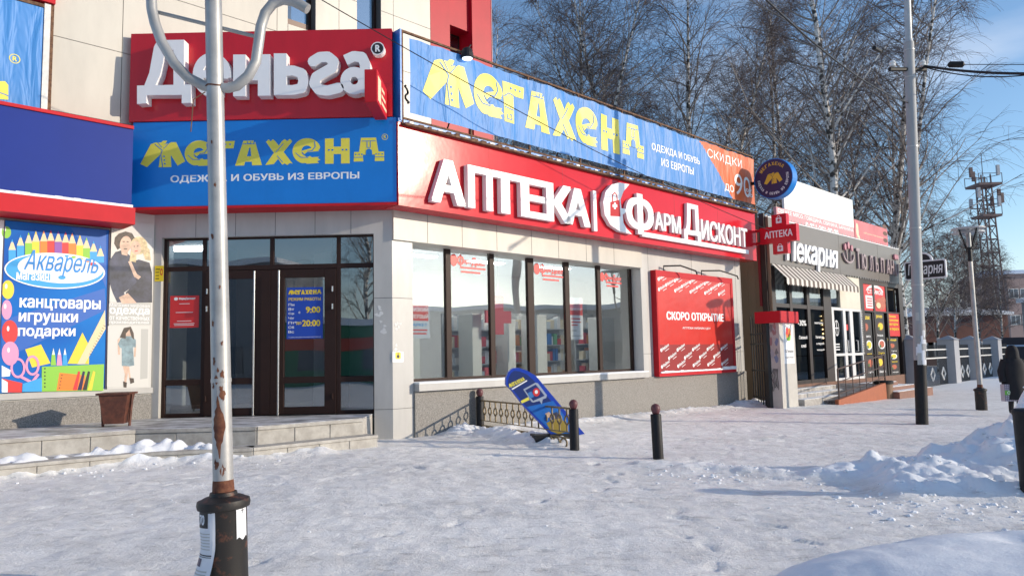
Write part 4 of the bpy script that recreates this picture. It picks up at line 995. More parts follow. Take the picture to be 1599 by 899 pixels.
pp(mb, stroke([(574, 112), (584, 111)], 4) + stroke([(593, 112), (602, 113)], 4) + stroke([(580, 145), (595, 146)], 4) + [disc(628, 134, 3, n=8), disc(645, 132, 3, n=8)], HR, .0056); pp(mb, stroke([(630, 157), (644, 155)], 4), KR, .0056)
mb.build('couple_print', t)
mb = MB(); pp(mb, [[(510, 402), (706, 398), (706, 500), (508, 500)]], GR, .002)
for body, x0, x1, y0, y1, bo in (('Магазин мировая', 512, 700, 418, 405, 0), ('одежда', 512, 700, 456, 424, .03), ('от качественных', 512, 700, 477, 463, .01), ('производителей', 512, 696, 497, 482, .01)): mb.text(P0, E0 + .004, z4([(x0, y0)])[0], z4([(x1, y1)])[0], body, WHITEP, bo)
mb.build('lettering', t)
mb = MB(); pp(mb, [[(505, 505), (700, 505), (694, 790), (500, 790)]], col('print_pale', (.62, .61, .58)), .001); pp(mb, [[(660, 520), (694, 520), (690, 750), (656, 755)]], GR, .0015)
pp(mb, [[(574, 690), (604, 690), (612, 750), (620, 756), (606, 760), (600, 720), (590, 775), (580, 780), (584, 730)], disc(600, 535, 16, 24), [(550, 570), (560, 560), (562, 640), (552, 640)], [(632, 570), (638, 600), (634, 650), (626, 650)]], SK, .002)
pp(mb, [[(565, 565), (590, 553), (614, 553), (636, 570), (636, 606), (622, 604), (628, 690), (606, 694), (570, 692), (570, 610), (560, 606), (552, 590)]], TE, .003); pp(mb, [[(580, 515), (612, 508), (626, 540), (628, 570), (616, 560), (606, 522), (590, 540), (588, 565), (560, 560)], [(576, 764), (594, 770), (592, 794), (578, 792)], [(606, 748), (626, 750), (628, 770), (610, 776)]], HR, .0036)
mb.build('woman_print', t); E0 = E0s
# grime on wall above fashion poster belongs to the wall; yellow sticker on the strip by the door
def sheet(name, label, cat, pl, d, tl, br, m, prints=(), group=None, th=.003):
    s0, z1 = pl.at(*tl, d); s1_, z0 = pl.at(*br, d); mb = MB(); mb.pbox(pl, s0, s1_, z0, z1, d - th, d, m)
    k = 0
    for pr in prints:
        k += 1; e = d + .0012 + .0006 * k
        if pr[0] == 't': _, body, x0, x1, y0, y1, mm, bo = pr; mb.flat(pl, fit(text2d(body, bo), s0 + (s1_ - s0) * x0, z0 + (z1 - z0) * y0, s0 + (s1_ - s0) * x1, z0 + (z1 - z0) * y1), e, mm)
        else: _, polys, mm = pr; mb.flat(pl, [[(s0 + (s1_ - s0) * x, z0 + (z1 - z0) * y) for x, y in q] for q in polys], e, mm)
    o = mb.build(name, None, loc=pl.P((s0 + s1_) / 2, z0, d)); return tag(o, label, cat, group)
INK = BLACKP
sheet('sticker', 'yellow warning sticker on the narrow grey strip left of the doors', 'sticker', P1, .006, (242, 415), (255, 439), YELB, [('p', [rect2(.1, .15, .5, .2), rect2(.1, .35, .5, .4), rect2(.1, .55, .5, .6), rect2(.1, .75, .6, .8)], INK), ('p', [disc(.78, .6, .16, .22)], KR), ('p', [disc(.78, .6, .09, .13)], YELB)])
sheet('notice_poster', 'red notice with white heading taped inside the left sidelight', 'notice', P1, d1 + .012, (266, 462), (310, 511), M('notice_red', (.62, .03, .03), .4), [('t', 'ФармДисконт', .3, .88, .86, .95, WHITEP, .05), ('p', [disc(.2, .905, .07, .05)], WHITEP)] + [('p', [rect2(.5 - w_, y_, .5 + w_, y_ + .016)], WHITEP) for y_, w_ in ((.74, .18), (.47, .3), (.2, .25), (.12, .36), (.07, .34))])
day = ['Пн', 'Вт', 'Ср', 'Чт', 'Пт*', 'Сб', 'Вс']
pr = [('t', 'РЕЖИМ РАБОТЫ', .05, .94, .74, .80, YELB, .02), ('t', '9:00', .53, .93, .50, .62, YELB, .03), ('t', '20:00', .43, .93, .24, .36, YELB, .03), ('t', 'с', .33, .38, .49, .53, WHITEP, .02), ('t', 'до', .27, .41, .27, .33, YELB, .02), ('t', '*1 рабочий день месяца санитарный', .05, .95, .02, .045, WHITEP, 0)]
pr += [('t', d_, .05, .05 + .08 * len(d_), .64 - .088 * i, .69 - .088 * i, WHITEP, .02) for i, d_ in enumerate(day)]
hb = sheet('opening_hours_sign', 'blue and yellow opening hours poster on the right door leaf', 'poster', P1, d1 + .022, (448, 449), (504, 528), M('hours_blue', (.012, .06, .4), .4), pr)
mbw = MB(); s0, z1 = P1.at(448, 449, d1 + .022); s1_, z0 = P1.at(504, 528, d1 + .022); h_ = z1 - z0
mbw.flat(P1, fit(GW[0], s0 + .03, z1 - h_ * .14, s1_ - .03, z1 - h_ * .05, (0, 0, 1035, 124)), d1 + .0265, YELB); o = mbw.build('wordmark', hb)
sheet('sticker', 'white sticker with a yellow wheelchair mark on the sunlit corner pier', 'sticker', P2, .008, (613, 549), (630, 565), WHITEP, [('p', [rrect(.25, .3, .75, .95, .1)], YELB), ('p', [disc(.5, .55, .13, .17), disc(.5, .82, .06, .08)], INK), ('p', [rect2(.1, .1, .9, .14), rect2(.2, .2, .8, .23)], GR)])
# window decals and notices
def window_logo(xa, xb, y, lab):
    d = dw + .012; s0, z0 = P2.at(xa, y + 9, d); s1_ = sat(P2, xb, y, d); W_ = s1_ - s0; mb = MB(); Hh = W_ * .26
    mb.flat(P2, [disc(s0 + W_ * .1, z0 + Hh * .5, W_ * .1, Hh * .5, n=16)] + fit(text2d('Ф', .03), s0 + W_ * .2, z0 + .05 * Hh, s0 + W_ * .38, z0 + Hh) + fit(text2d('арм', .03), s0 + W_ * .38, z0 + Hh * .2, s0 + W_ * .58, z0 + .6 * Hh) + fit(text2d('Д', .03), s0 + W_ * .6, z0 + Hh * .08, s0 + W_ * .73, z0 + .85 * Hh) + fit(text2d('исконт', .03), s0 + W_ * .73, z0 + Hh * .2, s0 + W_, z0 + .6 * Hh) + [rect2(s0 + W_ * .28, z0 - .03, s0 + W_, z0 + .01), rect2(s0 + W_ * .3, z0 - .12, s0 + W_ * .85, z0 - .08)], d, KR)
    tag(mb.build('window_decal', None, loc=P2.P(s0, z0, d)), lab, 'decal')
window_logo(703, 758, 406, 'red pharmacy logo decal on the second pane, leftmost of the three')
window_logo(834, 879, 419, 'red pharmacy logo decal on the fourth pane, middle of the three')
window_logo(937, 970, 430, 'red pharmacy logo decal on the last pane, rightmost of the three')
di = dw - .02
sheet('window_notice', 'pale notice with a red block inside the leftmost pharmacy pane', 'notice', P2, di, (633, 449), (671, 528), M('notice_pale', (.6, .66, .72), .5), [('p', [rect2(.05, .35, .95, .68)], KR), ('t', 'НИЗКИЙ', .2, .94, .53, .64, WHITEP, .03), ('t', 'ПЕРВЫЙ', .24, .94, .40, .50, WHITEP, .03), ('t', 'МАРКЕТ', .12, .9, .24, .3, PLB, .02), ('p', [rect2(.12, .08, .86, .11), rect2(.12, .15, .9, .18)], KR)])
sheet('window_notice', 'white notice with a red heading inside the fifth pharmacy pane', 'notice', P2, di, (888, 464), (911, 530), WHITEP, [('p', [rect2(0, .58, 1, .86)], KR), ('t', 'СКИДКИ', .1, .9, .68, .75, WHITEP, .03), ('p', [rect2(.15, .48, .8, .51), rect2(.15, .40, .85, .43), rect2(.15, .33, .6, .36)], KR), ('p', [rect2(.15, .08, .85, .1), rect2(.15, .2, .5, .23)], GR)])
# red cross hanging inside
zc_ = zat(P2, 780, 492, -1.4); scx = sat(P2, 778, 492, -1.4); wq_ = .42
mb = MB(); mb.flat(P2, [rect2(scx - wq_, zc_ - wq_ * .45, scx + wq_, zc_ + wq_ * .25), rect2(scx - wq_ * .38, zc_ - wq_ * 1.1, scx + wq_ * .38, zc_ + wq_ * 1.1)], -1.43, M('cross_red', (.55, .05, .08), .5), .05); mb.tube([P(scx, zc_ + wq_, -1.4), P(scx, zWT + .3, -1.4)], .006, STEEL, 6)
tag(mb.build('hanging_cross', None, loc=P(scx, zc_, -1.4)), 'red cross hanging inside the pharmacy behind the third pane', 'sign')
# white columns / display ends and shelving
LGR = M('shelf_white', (.66, .68, .66), .5)
for i, (xa, xb, yt, dd) in enumerate(((738, 752, 491, -1.7), (793, 805, 500, -1.9), (836, 854, 493, -1.7), (941, 960, 496, -1.5))):
    s0, s1_ = sat(P2, xa, 540, dd), sat(P2, xb, 540, dd); z = zat(P2, xa, yt, dd); mb = MB(); mb.pbox(P2, s0, s1_, zf, z, dd - .5, dd, LGR); mb.pbox(P2, s0 - .01, s1_ + .01, z, z + .03, dd - .51, dd + .01, WHI)
    tag(mb.build('display_end', None, loc=P(s0, zf, dd)), ('white shelf end panel inside the pharmacy behind the second pane', 'narrow white shelf end panel inside behind the third pane', 'wide white shelf end panel inside behind the fourth pane', 'white shelf end panel inside behind the last pane')[i], 'shelf end', 'pharmacy shelf ends')
bxm = [M('box_%s' % n, c, .5) for n, c in (('white', (.75, .75, .74)), ('pale', (.6, .66, .7)), ('green', (.15, .4, .2)), ('orange', (.7, .25, .05)), ('red', (.6, .06, .08)), ('blue', (.06, .2, .5)), ('cream', (.7, .62, .45)))]
rr = random.Random(11); SHD = M('shelf_grey', (.42, .44, .45), .6)
shelf_x = [(704, 738), (752, 793), (806, 836), (856, 886), (912, 940)]
for i, (xa, xb) in enumerate(shelf_x):
    dd = -2.3; s0, s1_ = sat(P2, xa, 540, dd), sat(P2, xb, 540, dd); ztop = zat(P2, xa, 488, dd)
    t = thing('shelving_unit', 'grey pharmacy shelving stacked with medicine boxes behind the %s pane' % ('second', 'third', 'fourth', 'fifth', 'sixth')[i], 'shelf', P(s0, zf, dd), 'pharmacy shelving units')
    mb = MB(); mb.pbox(P2, s0 - .02, s1_ + .02, zf, ztop, dd - .34, dd - .3, SHD); mb.build('back_panel', t)
    nsh = 5
    for j in range(nsh):
        z = zf + .1 + (ztop - zf - .1) * j / nsh; mb = MB(); mb.pbox(P2, s0, s1_, z - .03, z, dd - .3, dd, SHD); mb.build('shelf', t)
        if j < 1: continue
        s = s0 + .03
        while s < s1_ - .08:
            w_, h_ = rr.uniform(.07, .16), rr.uniform(.16, .34); m_ = rr.choice(bxm if j in (2, 3, 1) else bxm[:2] + [bxm[6]])
            q = MB(); q.pbox(P2, s, min(s + w_, s1_), z + .001, z + h_, dd - .22, dd - .02 - rr.random() * .05, m_); q.mats[0] = m_
            s += w_ + .012
            tag(q.build('medicine_box', None, loc=P(s, z, dd - .1)), 'small carton on the grey pharmacy shelves behind the window', 'box', 'medicine boxes on the pharmacy shelves')

# ---- litter bin on the platform
bp_ = Vector((-6.55, 12.35, .472)); t = thing('litter_bin', 'rusty brown tapered litter bin on the snowy steps below the posters', 'bin', bp_)
BRN = two_tone('brown_rusty_paint', (.08, .028, .018), (.15, .05, .03), 9, .4, .65, .6, .2); w0, w1, hh = .15, .215, .52
PBn = Plane(bp_.x, bp_.y, R(12)); mb = MB(); q = [(-w0, -w0), (w0, -w0), (w0, w0), (-w0, w0)]; Q = [(-w1, -w1), (w1, -w1), (w1, w1), (-w1, w1)]
mb.hexa([PBn.P(a, bp_.z + .05, -b) for a, b in q] + [PBn.P(a, bp_.z + hh, -b) for a, b in Q], BRN); mb.build('body', t)
mb = MB(); mb.pbox(PBn, -.25, .25, bp_.z + hh, bp_.z + hh + .03, -.25, .25, BRN); mb.build('rim', t)
for sx in (-1, 1): mb = MB(); mb.tube([PBn.P(sx * .2, bp_.z, .0), PBn.P(sx * .235, bp_.z + hh, .0)], .022, BRN, 6); mb.build('leg', t)

# ================================================================== BOLLARDS AND LITTLE FENCE
BALL = M('ball_maroon', (.13, .04, .045), .5, var=.2, vs=9)
def bollard(label, p, r=.078, h=.66, ball=True, tilt=0, group='black bollards with maroon balls'):
    t = thing('bollard', label, 'bollard', p, group); mb = MB()
    T = lambda z, a=0: Vector((p.x + tilt * z, p.y, p.z + z))
    mb.tube([T(-.2), T(h - .012), T(h)], [r, r, r * .93], BLACK, 20); mb.build('post', t, smooth=True)
    if ball:
        mb = MB(); c = T(h); mb.lathe(c, [(.03, -.005), (.05, .01), (.062, .04), (.072, .075), (.066, .115), (.045, .142), (.016, .155), (.004, .158)], BALL, 20); mb.build('finial', t, smooth=True)
    return t
pA = Vector((.97, 12.35, base_z(.97, 0))); pB = Vector((-.70, 15.2, .02)); pC = on_ground(1028, 716)
bollard('black bollard at the near end of the low ornate fence, beside the fallen board', pA); bollard('black bollard close to the granite wall at the far end of the low fence', pB)
bollard('lone black bollard standing in open snow right of the low fence', pC, r=.08, tilt=-.02)
t = thing('ornamental_fence', 'low bronze painted iron fence section between two black bollards', 'fence', (pA + pB) / 2)
PF = Plane(pB.x, pB.y, math.atan2(pA.y - pB.y, pA.x - pB.x)); LF = (pA - pB).xy.length; BRZ = two_tone('bronze_paint', (.15, .11, .06), (.30, .23, .13), 16, .35, .65, .5, .2, metal=.3)
mb = MB(); mb.pbox(PF, .08, LF - .08, .585, .615, -.02, .02, BRZ); mb.pbox(PF, .08, LF - .08, .10, .12, -.015, .015, BRZ); mb.pbox(PF, .08, LF - .08, .2, .215, -.012, .012, BRZ); mb.build('rail', t)
nb = 14
for i in range(nb):
    s = .2 + (LF - .4) * i / (nb - 1); mb = MB(); e = PF.P
    mb.tube([e(s, .215, 0), e(s, .32, 0)], .016, BRZ, 6); mb.tube([e(s, .48, 0), e(s, .586, 0)], .016, BRZ, 6)
    for sg in (-1, 1): mb.tube([e(s, .32, 0), e(s + sg * .055, .37, 0), e(s + sg * .06, .41, 0), e(s + sg * .045, .45, 0), e(s, .48, 0)], .016, BRZ, 6)
    mb.build('baluster', t)
    if i < nb - 1:
        mb = MB(); mm = s + (LF - .4) / (nb - 1) / 2; rr_ = (LF - .4) / (nb - 1) / 2 * .85; mb.tube([e(mm + rr_ * math.cos(R(a)), .02 + .075 * math.sin(R(a)), 0) for a in range(0, 361, 30)], .016, BRZ, 6); mb.build('ring', t)
# fallen advertising board
bo = on_ground(893, 690); t = thing('advertising_board', 'blue round-topped pavement board tipped over against the low fence', 'advertising board', bo)
PX = Plane(1.30, 13.3, R(14))
q9 = crop(700, 560, 4.0)
outl = [(360, 160), (362, 120), (378, 80), (402, 58), (440, 56), (490, 72), (545, 104), (580, 145), (852, 468), (690, 500), (640, 470), (480, 305), (400, 200)]
BRD = M('board_blue_rim', (.01, .05, .42), .3); NV2 = M('board_navy', (.012, .03, .16), .35); MID = M('board_mid_blue', (.015, .14, .5), .35)
mb = MB(); mb.px(PX, -.05, [q9(outl)], BRD, .1); mb.build('rim', t)
inn = [(372, 158), (376, 122), (392, 88), (412, 74), (445, 78), (490, 96), (530, 130), (790, 440), (740, 470), (690, 480), (645, 455), (490, 300), (410, 198)]
mb = MB(); mb.px(PX, .052, [q9(inn)], NV2); mb.px(PX, .0535, [q9([(490, 300), (655, 262), (790, 440), (740, 470), (690, 480), (645, 455)])], MID)
mb.px(PX, .055, [q9([(452, 262), (500, 238), (508, 256), (460, 278)])], YEL); g4 = lambda x, y: tuple((1 - y / 124) * ((1 - x / 1035) * a_ + x / 1035 * b_) + y / 124 * ((1 - x / 1035) * c_ + x / 1035 * d_) for a_, b_, c_, d_ in zip((384, 182), (482, 134), (374, 158), (470, 112)))
mb.px(PX, .055, [q9([g4(x, y) for x, y in q]) for q in GW[0]], YEL); mb.px(PX, .0552, [q9([(395, 186), (490, 132), (494, 138), (400, 194)])], WHITEP)
mb.px(PX, .055, [q9([(468, 190), (545, 148), (560, 152), (616, 226), (612, 244), (590, 252), (584, 284), (570, 262), (530, 272), (520, 268)])], M('bubble_grey', (.35, .4, .5), .4)); mb.px(PX, .057, [q9([(480, 196), (546, 160), (602, 230), (530, 262)])], NV2); mb.px(PX, .0585, [q9(disc(550, 208, 22, 26))], KR); mb.px(PX, .0595, [q9(disc(550, 206, 10, 12))], WHITEP); mb.px(PX, .0585, [q9([(496, 214), (520, 202), (536, 236), (512, 246)])], M('bubble_blue', (.05, .2, .5), .4))
mb.px(PX, .0555, [q9([(612, 400), (690, 360), (735, 400), (740, 455), (690, 470), (640, 450)])], M('coat_mustard', (.3, .22, .03), .5)); mb.px(PX, .057, [q9([(604, 342), (630, 330), (646, 352), (625, 368)])], SK); mb.px(PX, .0565, [q9([(640, 345), (680, 330), (700, 370), (650, 380)])], DK)
mb.build('printed_face', t)
mb = MB(); s, z = PX.at(880, 690); mb.pbox(PX, s - .55, s + .12, -.02, .12, -.2, .16, BLACK); mb.build('base', t)

# ================================================================== STREET LAMPS
POLE = two_tone('worn_silver_paint', (.30, .30, .295), (.48, .475, .465), 3.5, .3, .7, .45, .12, metal=.35, bdist=.004)
RUSTP = two_tone('rust_patch', (.09, .025, .015), (.2, .08, .04), 20, .35, .65, .85, .4)
LGL = glass_mat('lantern_glass', 1.25, (.93, .94, .95)); LCAP = M('lamp_cap', (.42, .43, .45), .5)
BASEP = two_tone('black_chipped_paint', (.013, .011, .010), (.11, .04, .022), 9, .56, .66, .55, .25)
def lamp(label, p, group, bent=False):
    t = thing('street_lamp', label, 'street lamp', p, group); z = p.z; e = lambda x, y, q: Vector((p.x + x, p.y + y, z + q))
    mb = MB(); mb.lathe(e(0, 0, 0), [(.145, -.3), (.145, .52), (.15, .53), (.165, .535), (.17, .56), (.165, .585), (.15, .59), (.12, .605), (.09, .612), (.085, .635), (.065, .64)], BASEP, 32); mb.build('base_drum', t, smooth=True)
    mb = MB(); mb.tube([e(0, 0, .6), e(0, 0, 1.6), e(0, 0, 3.2), e(0, 0, 5.0)], [.066, .063, .058, .055], POLE, 24)
    mb.tube([e(0, 0, .6), e(0, 0, .68), e(0, 0, .72)], [.072, .069, .065], RUSTP, 24); mb.tube([e(0, 0, 1.36), e(0, 0, 1.385)], .067, POLE, 24); mb.build('pole', t, smooth=True)
    for sg in (-1, 1):
        mb = MB(); pts = [(.03, 3.36), (.08, 3.375), (.19, 3.44), (.285, 3.55), (.37, 3.71), (.415, 3.85), (.435, 3.95), (.445, 4.2)]
        if bent and sg > 0: pts = [(.03, 3.355), (.09, 3.35), (.15, 3.36), (.235, 3.43), (.29, 3.53), (.313, 3.67), (.33, 3.78), (.365, 3.88), (.42, 3.945), (.49, 3.97), (.56, 3.955), (.615, 3.925), (.665, 3.89)]
        mb.tube([e(sg * a, 0, b + .05) for a, b in pts], .036, POLE, 14); mb.build('arm', t, smooth=True)
        if bent and sg > 0: continue
        c = e(sg * .445, 0, 4.42); mb = MB(); mb.lathe(c, [(.055, -.28), (.055, .06), (.09, .08), (.09, .11), (.06, .12)], BLACK, 16)
        for k in range(4): a = R(45 + 90 * k); mb.tube([c + Vector((.08 * math.cos(a), .08 * math.sin(a), .1)), c + Vector((.3 * math.cos(a), .3 * math.sin(a), .62))], .018, BLACK, 6)
        mb.lathe(c, [(.40, .62), (.42, .63), (.42, .66), (.2, .69), (.02, .70)], LCAP, 28)
        lh = mb.build('lantern', t)
        mb = MB(); mb.lathe(c, [(.07, .12), (.27, .615)], LGL, 24); mb.build('glass', lh, smooth=True)
    mb = MB(); mb.tube([e(-.42, .04, 4.0), e(.31, .04, 3.77)], .014, POLE, 8); mb.build('brace', t)
    return t
r_ = ray(354, 770); tt = 5.05 / r_.y; lp = CAM + r_ * tt; L1 = Vector((lp.x, lp.y, 0))
la = lamp('tall silver street lamp in front of the signs, black drum base pasted with torn notices', L1, 'street lamps', True)
la.rotation_euler = (0, R(-2.0), 0)
L2 = on_ground(1533, 640); lb = lamp('distant silver twin-headed street lamp beyond the bakery steps', L2, 'street lamps'); lb.rotation_euler = (0, 0, R(58))
# rust scar on the near pole
mb = MB(); bm_v = []
def onpole(z, a, r=.0655): return L1 + Vector((r * math.cos(a), r * math.sin(a), z))
NA = 14
sc_ = [(1.27, -93, -90), (1.23, -99, -82), (1.20, -96, -78), (1.17, -112, -70), (1.15, -108, -60), (1.12, -121, -56), (1.09, -118, -50), (1.06, -125, -49), (1.03, -116, -57), (1.0, -119, -62), (.97, -104, -66), (.95, -106, -76), (.91, -94, -79), (.86, -88, -82)]
for (za, a0, a1), (zb2, b0, b1) in zip(sc_, sc_[1:]):
    for i in range(NA):
        f0, f1 = i / NA, (i + 1) / NA; w4 = lambda z, p0, p1, f: onpole(z, R(p0 + (p1 - p0) * f) - .0)
        bm_v.append([w4(zb2, b0, b1, f0), w4(zb2, b0, b1, f1), w4(za, a0, a1, f1), w4(za, a0, a1, f0)])
for q in bm_v: mb.add(q, [(0, 1, 2, 3)], RUSTP)
o = mb.build('rust_scar', la)
for z, a, sz in ((1.32, -70, .02), (1.5, -110, .018), (2.35, -105, .016), (1.27, -60, .03), (1.75, -112, .02), (2.7, -80, .012), (1.62, -60, .014), (1.38, -98, .03), (1.44, -86, .012), (1.41, -62, .022), (1.34, -120, .015), (2.0, -66, .01), (3.0, -95, .012), (.82, -110, .03), (.78, -70, .025)):
    rz_ = random.Random(int(z * 1000)); mb = MB(); mb.add([onpole(z + sz * 1.5 * math.sin(R(k * 30)) * rz_.uniform(.35, 1.25), R(a + 620 * sz * math.cos(R(k * 30)) * rz_.uniform(.3, 1.2))) for k in range(12)], [tuple(range(12))], RUSTP); mb.build('rust_spot', la)
mb = MB(); mb.tube([L1 + Vector((.062 * math.cos(R(a)), .062 * math.sin(R(a)), 3.41 + .004 * math.sin(a))) for a in range(0, 361, 30)], .005, RUSTP, 5); mb.tube([L1 + Vector((-.05, -.05, 3.36)), L1 + Vector((-.12, -.08, 3.3)), L1 + Vector((-.15, -.06, 3.08))], .004, RUST, 5); mb.build('wire_tie', la)
# pasted notices on its drum
PAPER = M('paper', (.72, .74, .78), .8, var=.05)
def wrap(name, label, a0, a1, za, zb2, prints, taper=0, off=.1475, curl=0):
    n, k = 10, 14; mb = MB(); f = lambda u_, v_: (lambda a, r: L1 + Vector((r * math.cos(a), r * math.sin(a), za + (zb2 - za) * v_ + .01 * math.sin(u_ * 9) * (v_ < .05))))(R(a0 + (a1 - a0) * u_ - taper * max(0, .45 - v_) * 60), off + .001 + curl * max(0, .5 - v_) ** 2 + .003 * math.sin(v_ * 9 + u_ * 4) * (curl > 0))
    mb.add([f(i / n, j / k) for j in range(k + 1) for i in range(n + 1)], [(j * (n + 1) + i, j * (n + 1) + i + 1, (j + 1) * (n + 1) + i + 1, (j + 1) * (n + 1) + i) for j in range(k) for i in range(n)], PAPER)
    for e, (polys, m) in enumerate(prints):
        for q in polys:
            xs2, ys2 = [p[0] for p in q], [p[1] for p in q]
            if len(q) == 4 and True:
                pts = q
            else: pts = q
            ov = []
            for x, y in pts:
                v = f(x, y); c = Vector((L1.x, L1.y, v.z)); ov.append(c + (v - c) * 1.012)
            mb.add(ov, [tuple(range(len(ov)))], m)
    o = mb.build(name, None, loc=L1); o.rotation_euler = la.rotation_euler; return tag(o, label, 'paper notice')
grid = lambda x0, y0, x1, y1, n=4: [rect2(x0 + (x1 - x0) * i / n, y0, x0 + (x1 - x0) * (i + 1) / n, y1) for i in range(n)]
tx = lambda body, x0, y0, x1, y1: fit(text2d(body, .03), x0, y0, x1, y1)
wrap('notice', 'long white notice reading 70 peeling off the left of the black lamp base', -160, -90, .08, .565, [(grid(.18, .72, .72, .93), BLACKP), (tx('70', .24, .76, .56, .89), PAPER), ([r for y in (.64, .60, .56, .52, .48, .44) for r in grid(.15, y, .8, y + .012)], GR), (grid(.1, .36, .9, .375) + grid(.1, .34, .9, .348), BLACKP), (grid(.1, .22, .45, .32, 3), NAVY), ([r for y in (.16, .12, .07, .03) for r in grid(.1, y, .85, y + .018)], GR)], .5, curl=.22)
wrap('notice', 'small white notice with a black cross on the right of the black lamp base', -38, -2, .34, .565, [(grid(.4, .78, .7, .80, 3) + grid(.53, .7, .57, .88, 1), BLACKP), ([r for y in (.6, .55, .5, .45, .3, .25) for r in grid(.15, y, .8, y + .012)], GR)])
# ================================================================== BAKERY BUILDING
Q = PB.P; bs = lambda px, py, d=0: PB.at(px, py, d)[0]; bz = lambda px, py, d=0: PB.at(px, py, d)[1]
t3 = crop(1200, 420, 4.086)
bk = thing('bakery_building', 'low brown fronted bakery shop with striped awning and white door beyond the pharmacy', 'building', Q(12, -.2, 0))
TAUPE = M('taupe_fascia', (.155, .135, .12), .4, var=.06, vs=1); DKB = M('dark_brown', (.03, .02, .018), .45); TAN = M('tan_siding', (.26, .19, .12), .7, var=.08, stretch=(1, 1, .2))
sb0, sb1 = bs(1203, 480), bs(1409, 480); zg = base_z(Q(12, 0).x, 0); zfb, zft = bz(1205, 411), bz(1255, 353)
zbase = bz(1290, 598, -.1)
mb = MB(); mb.pbox(PB, sb0 - .02, sb0 + .0, zg - .4, zft, -8, -.003, TAN)
for i in range(30): y_ = -8 + i * .27; mb.pbox(PB, sb0 - .028, sb0 - .02, zg, zft, y_, y_ + .255, TAN)
mb.pbox(PB, sb0, sb1, zfb - .3, zft - .05, -8, -.25, TAN); mb.pbox(PB, sb1 - .1, sb1, zg - .4, zft - .1, -8, -.26, TAN)
mb.build('side_wall', bk)
mb = MB(); mb.pbox(PB, sb0 - .03, sb1, zfb, zft, -.25, .0, TAUPE); mb.pbox(PB, sb0 - .03, sb1, zft, zft + .03, -.25, .01, SNOWW)
for x in (1310, 1370): s = bs(x, 390); mb.pbox(PB, s - .006, s + .006, zfb + .01, zft - .01, 0, .003, SEAM)
mb.build('fascia', bk)
mb = MB()
LAMPB = M('garland_bulb', (.8, .78, .7), .3)
for i in range(98):
    j = i % 49; s = sb0 + (sb1 - sb0 - .05) * j / 48; mb = MB(); z = zft + .03 if i < 49 else zfb - .06; mb.lathe(Q(s + .02, z, .02), [(.012, 0), (.026, .02), (.022, .045), (.008, .055)], LAMPB, 6); mb.build('garland_bulb', bk)
# raised names
mb = MB(); a, z0 = PB.at(1229, 412, .1); b = bs(1309, 412, .1); z1 = bz(1238, 368, .1); mb.flat(PB, fit(text2d('Пекарня', .03, .18), a, z0 - .1, b, z1), .03, WHITE, .08); mb.build('raised_lettering', bk)
MAU = M('mauve_letter', (.32, .24, .25), .45); mb = MB(); MAUW = M('tulip_pink', (.5, .2, .24), .45)
a, z0 = PB.at(1318, 408, .08); b = bs(1335, 410, .08); z1 = bz(1325, 385, .08); w_ = b - a; h_ = z1 - z0
mb.flat(PB, [q for q in stroke(arc(a + w_ / 2, z0 + h_ * .55, w_ * .48, h_ * .55, 180, 360, 14), .07) + stroke([(a + w_ * .35, z0 + h_ * .1), (a + w_ * .3, z0 + h_ * .8)], .05) + stroke([(a + w_ * .65, z0 + h_ * .1), (a + w_ * .7, z0 + h_ * .8)], .05)], .02, MAU, .06)
mb.flat(PB, [disc(a + w_ * .2, z0 + h_ * .95, .09, .13, n=10), disc(a + w_ * .5, z0 + h_ * 1.08, .1, .14, n=10), disc(a + w_ * .8, z0 + h_ * .95, .09, .13, n=10)], .02, MAUW, .07); mb.build('tulip_emblem', bk)
mb = MB()
for ch, xa, xb in (('Т', 1338, 1343), ('Ю', 1346, 1353), ('Л', 1358, 1363), ('Ь', 1367, 1371), ('П', 1375, 1380), ('А', 1384, 1389), ('Н', 1390, 1395)): 
    a, b = bs(xa, 400, .08), bs(xb, 400, .08); z0 = zfb + .32; mb.flat(PB, fit(text2d(ch, .03), a, z0, b, z0 + (.62 if ch != 'Т' else .8)), .02, MAU, .06)
a = bs(1397, 400, .08); mb.flat(PB, stroke(arc(a + .22, z0 + .5, .2, .5, 180, 360, 10), .07), .02, MAU, .06); mb.flat(PB, [disc(a + .05 + .17 * i, z0 + .8, .08, .12, n=10) for i in range(3)], .02, MAUW, .07)
mb.build('raised_lettering', bk)
# awning
ax0, ax1 = bs(1204, 415), bs(1318, 430); az = zfb - .02; ns = 34; AW = M('awning_white', (.66, .63, .58), .7); AB = M('awning_brown', (.12, .09, .075), .7)
mb = MB()
for i in range(ns):
    s0, s1_ = ax0 + (ax1 - ax0) * i / ns, ax0 + (ax1 - ax0) * (i + 1) / ns; m_ = AW if i % 2 == 0 else AB; k = Q(0, 0)
    mb.add([Q(s0, az, .03), Q(s1_, az, .03), Q(s1_, az - .5, .5), Q(s0, az - .5, .5), Q(s1_, az - .68, .505), Q((s0 + s1_) / 2, az - .73, .505), Q(s0, az - .68, .505)], [(0, 3, 2, 1), (3, 6, 5, 4, 2)], m_)
mb.build('awning', bk)
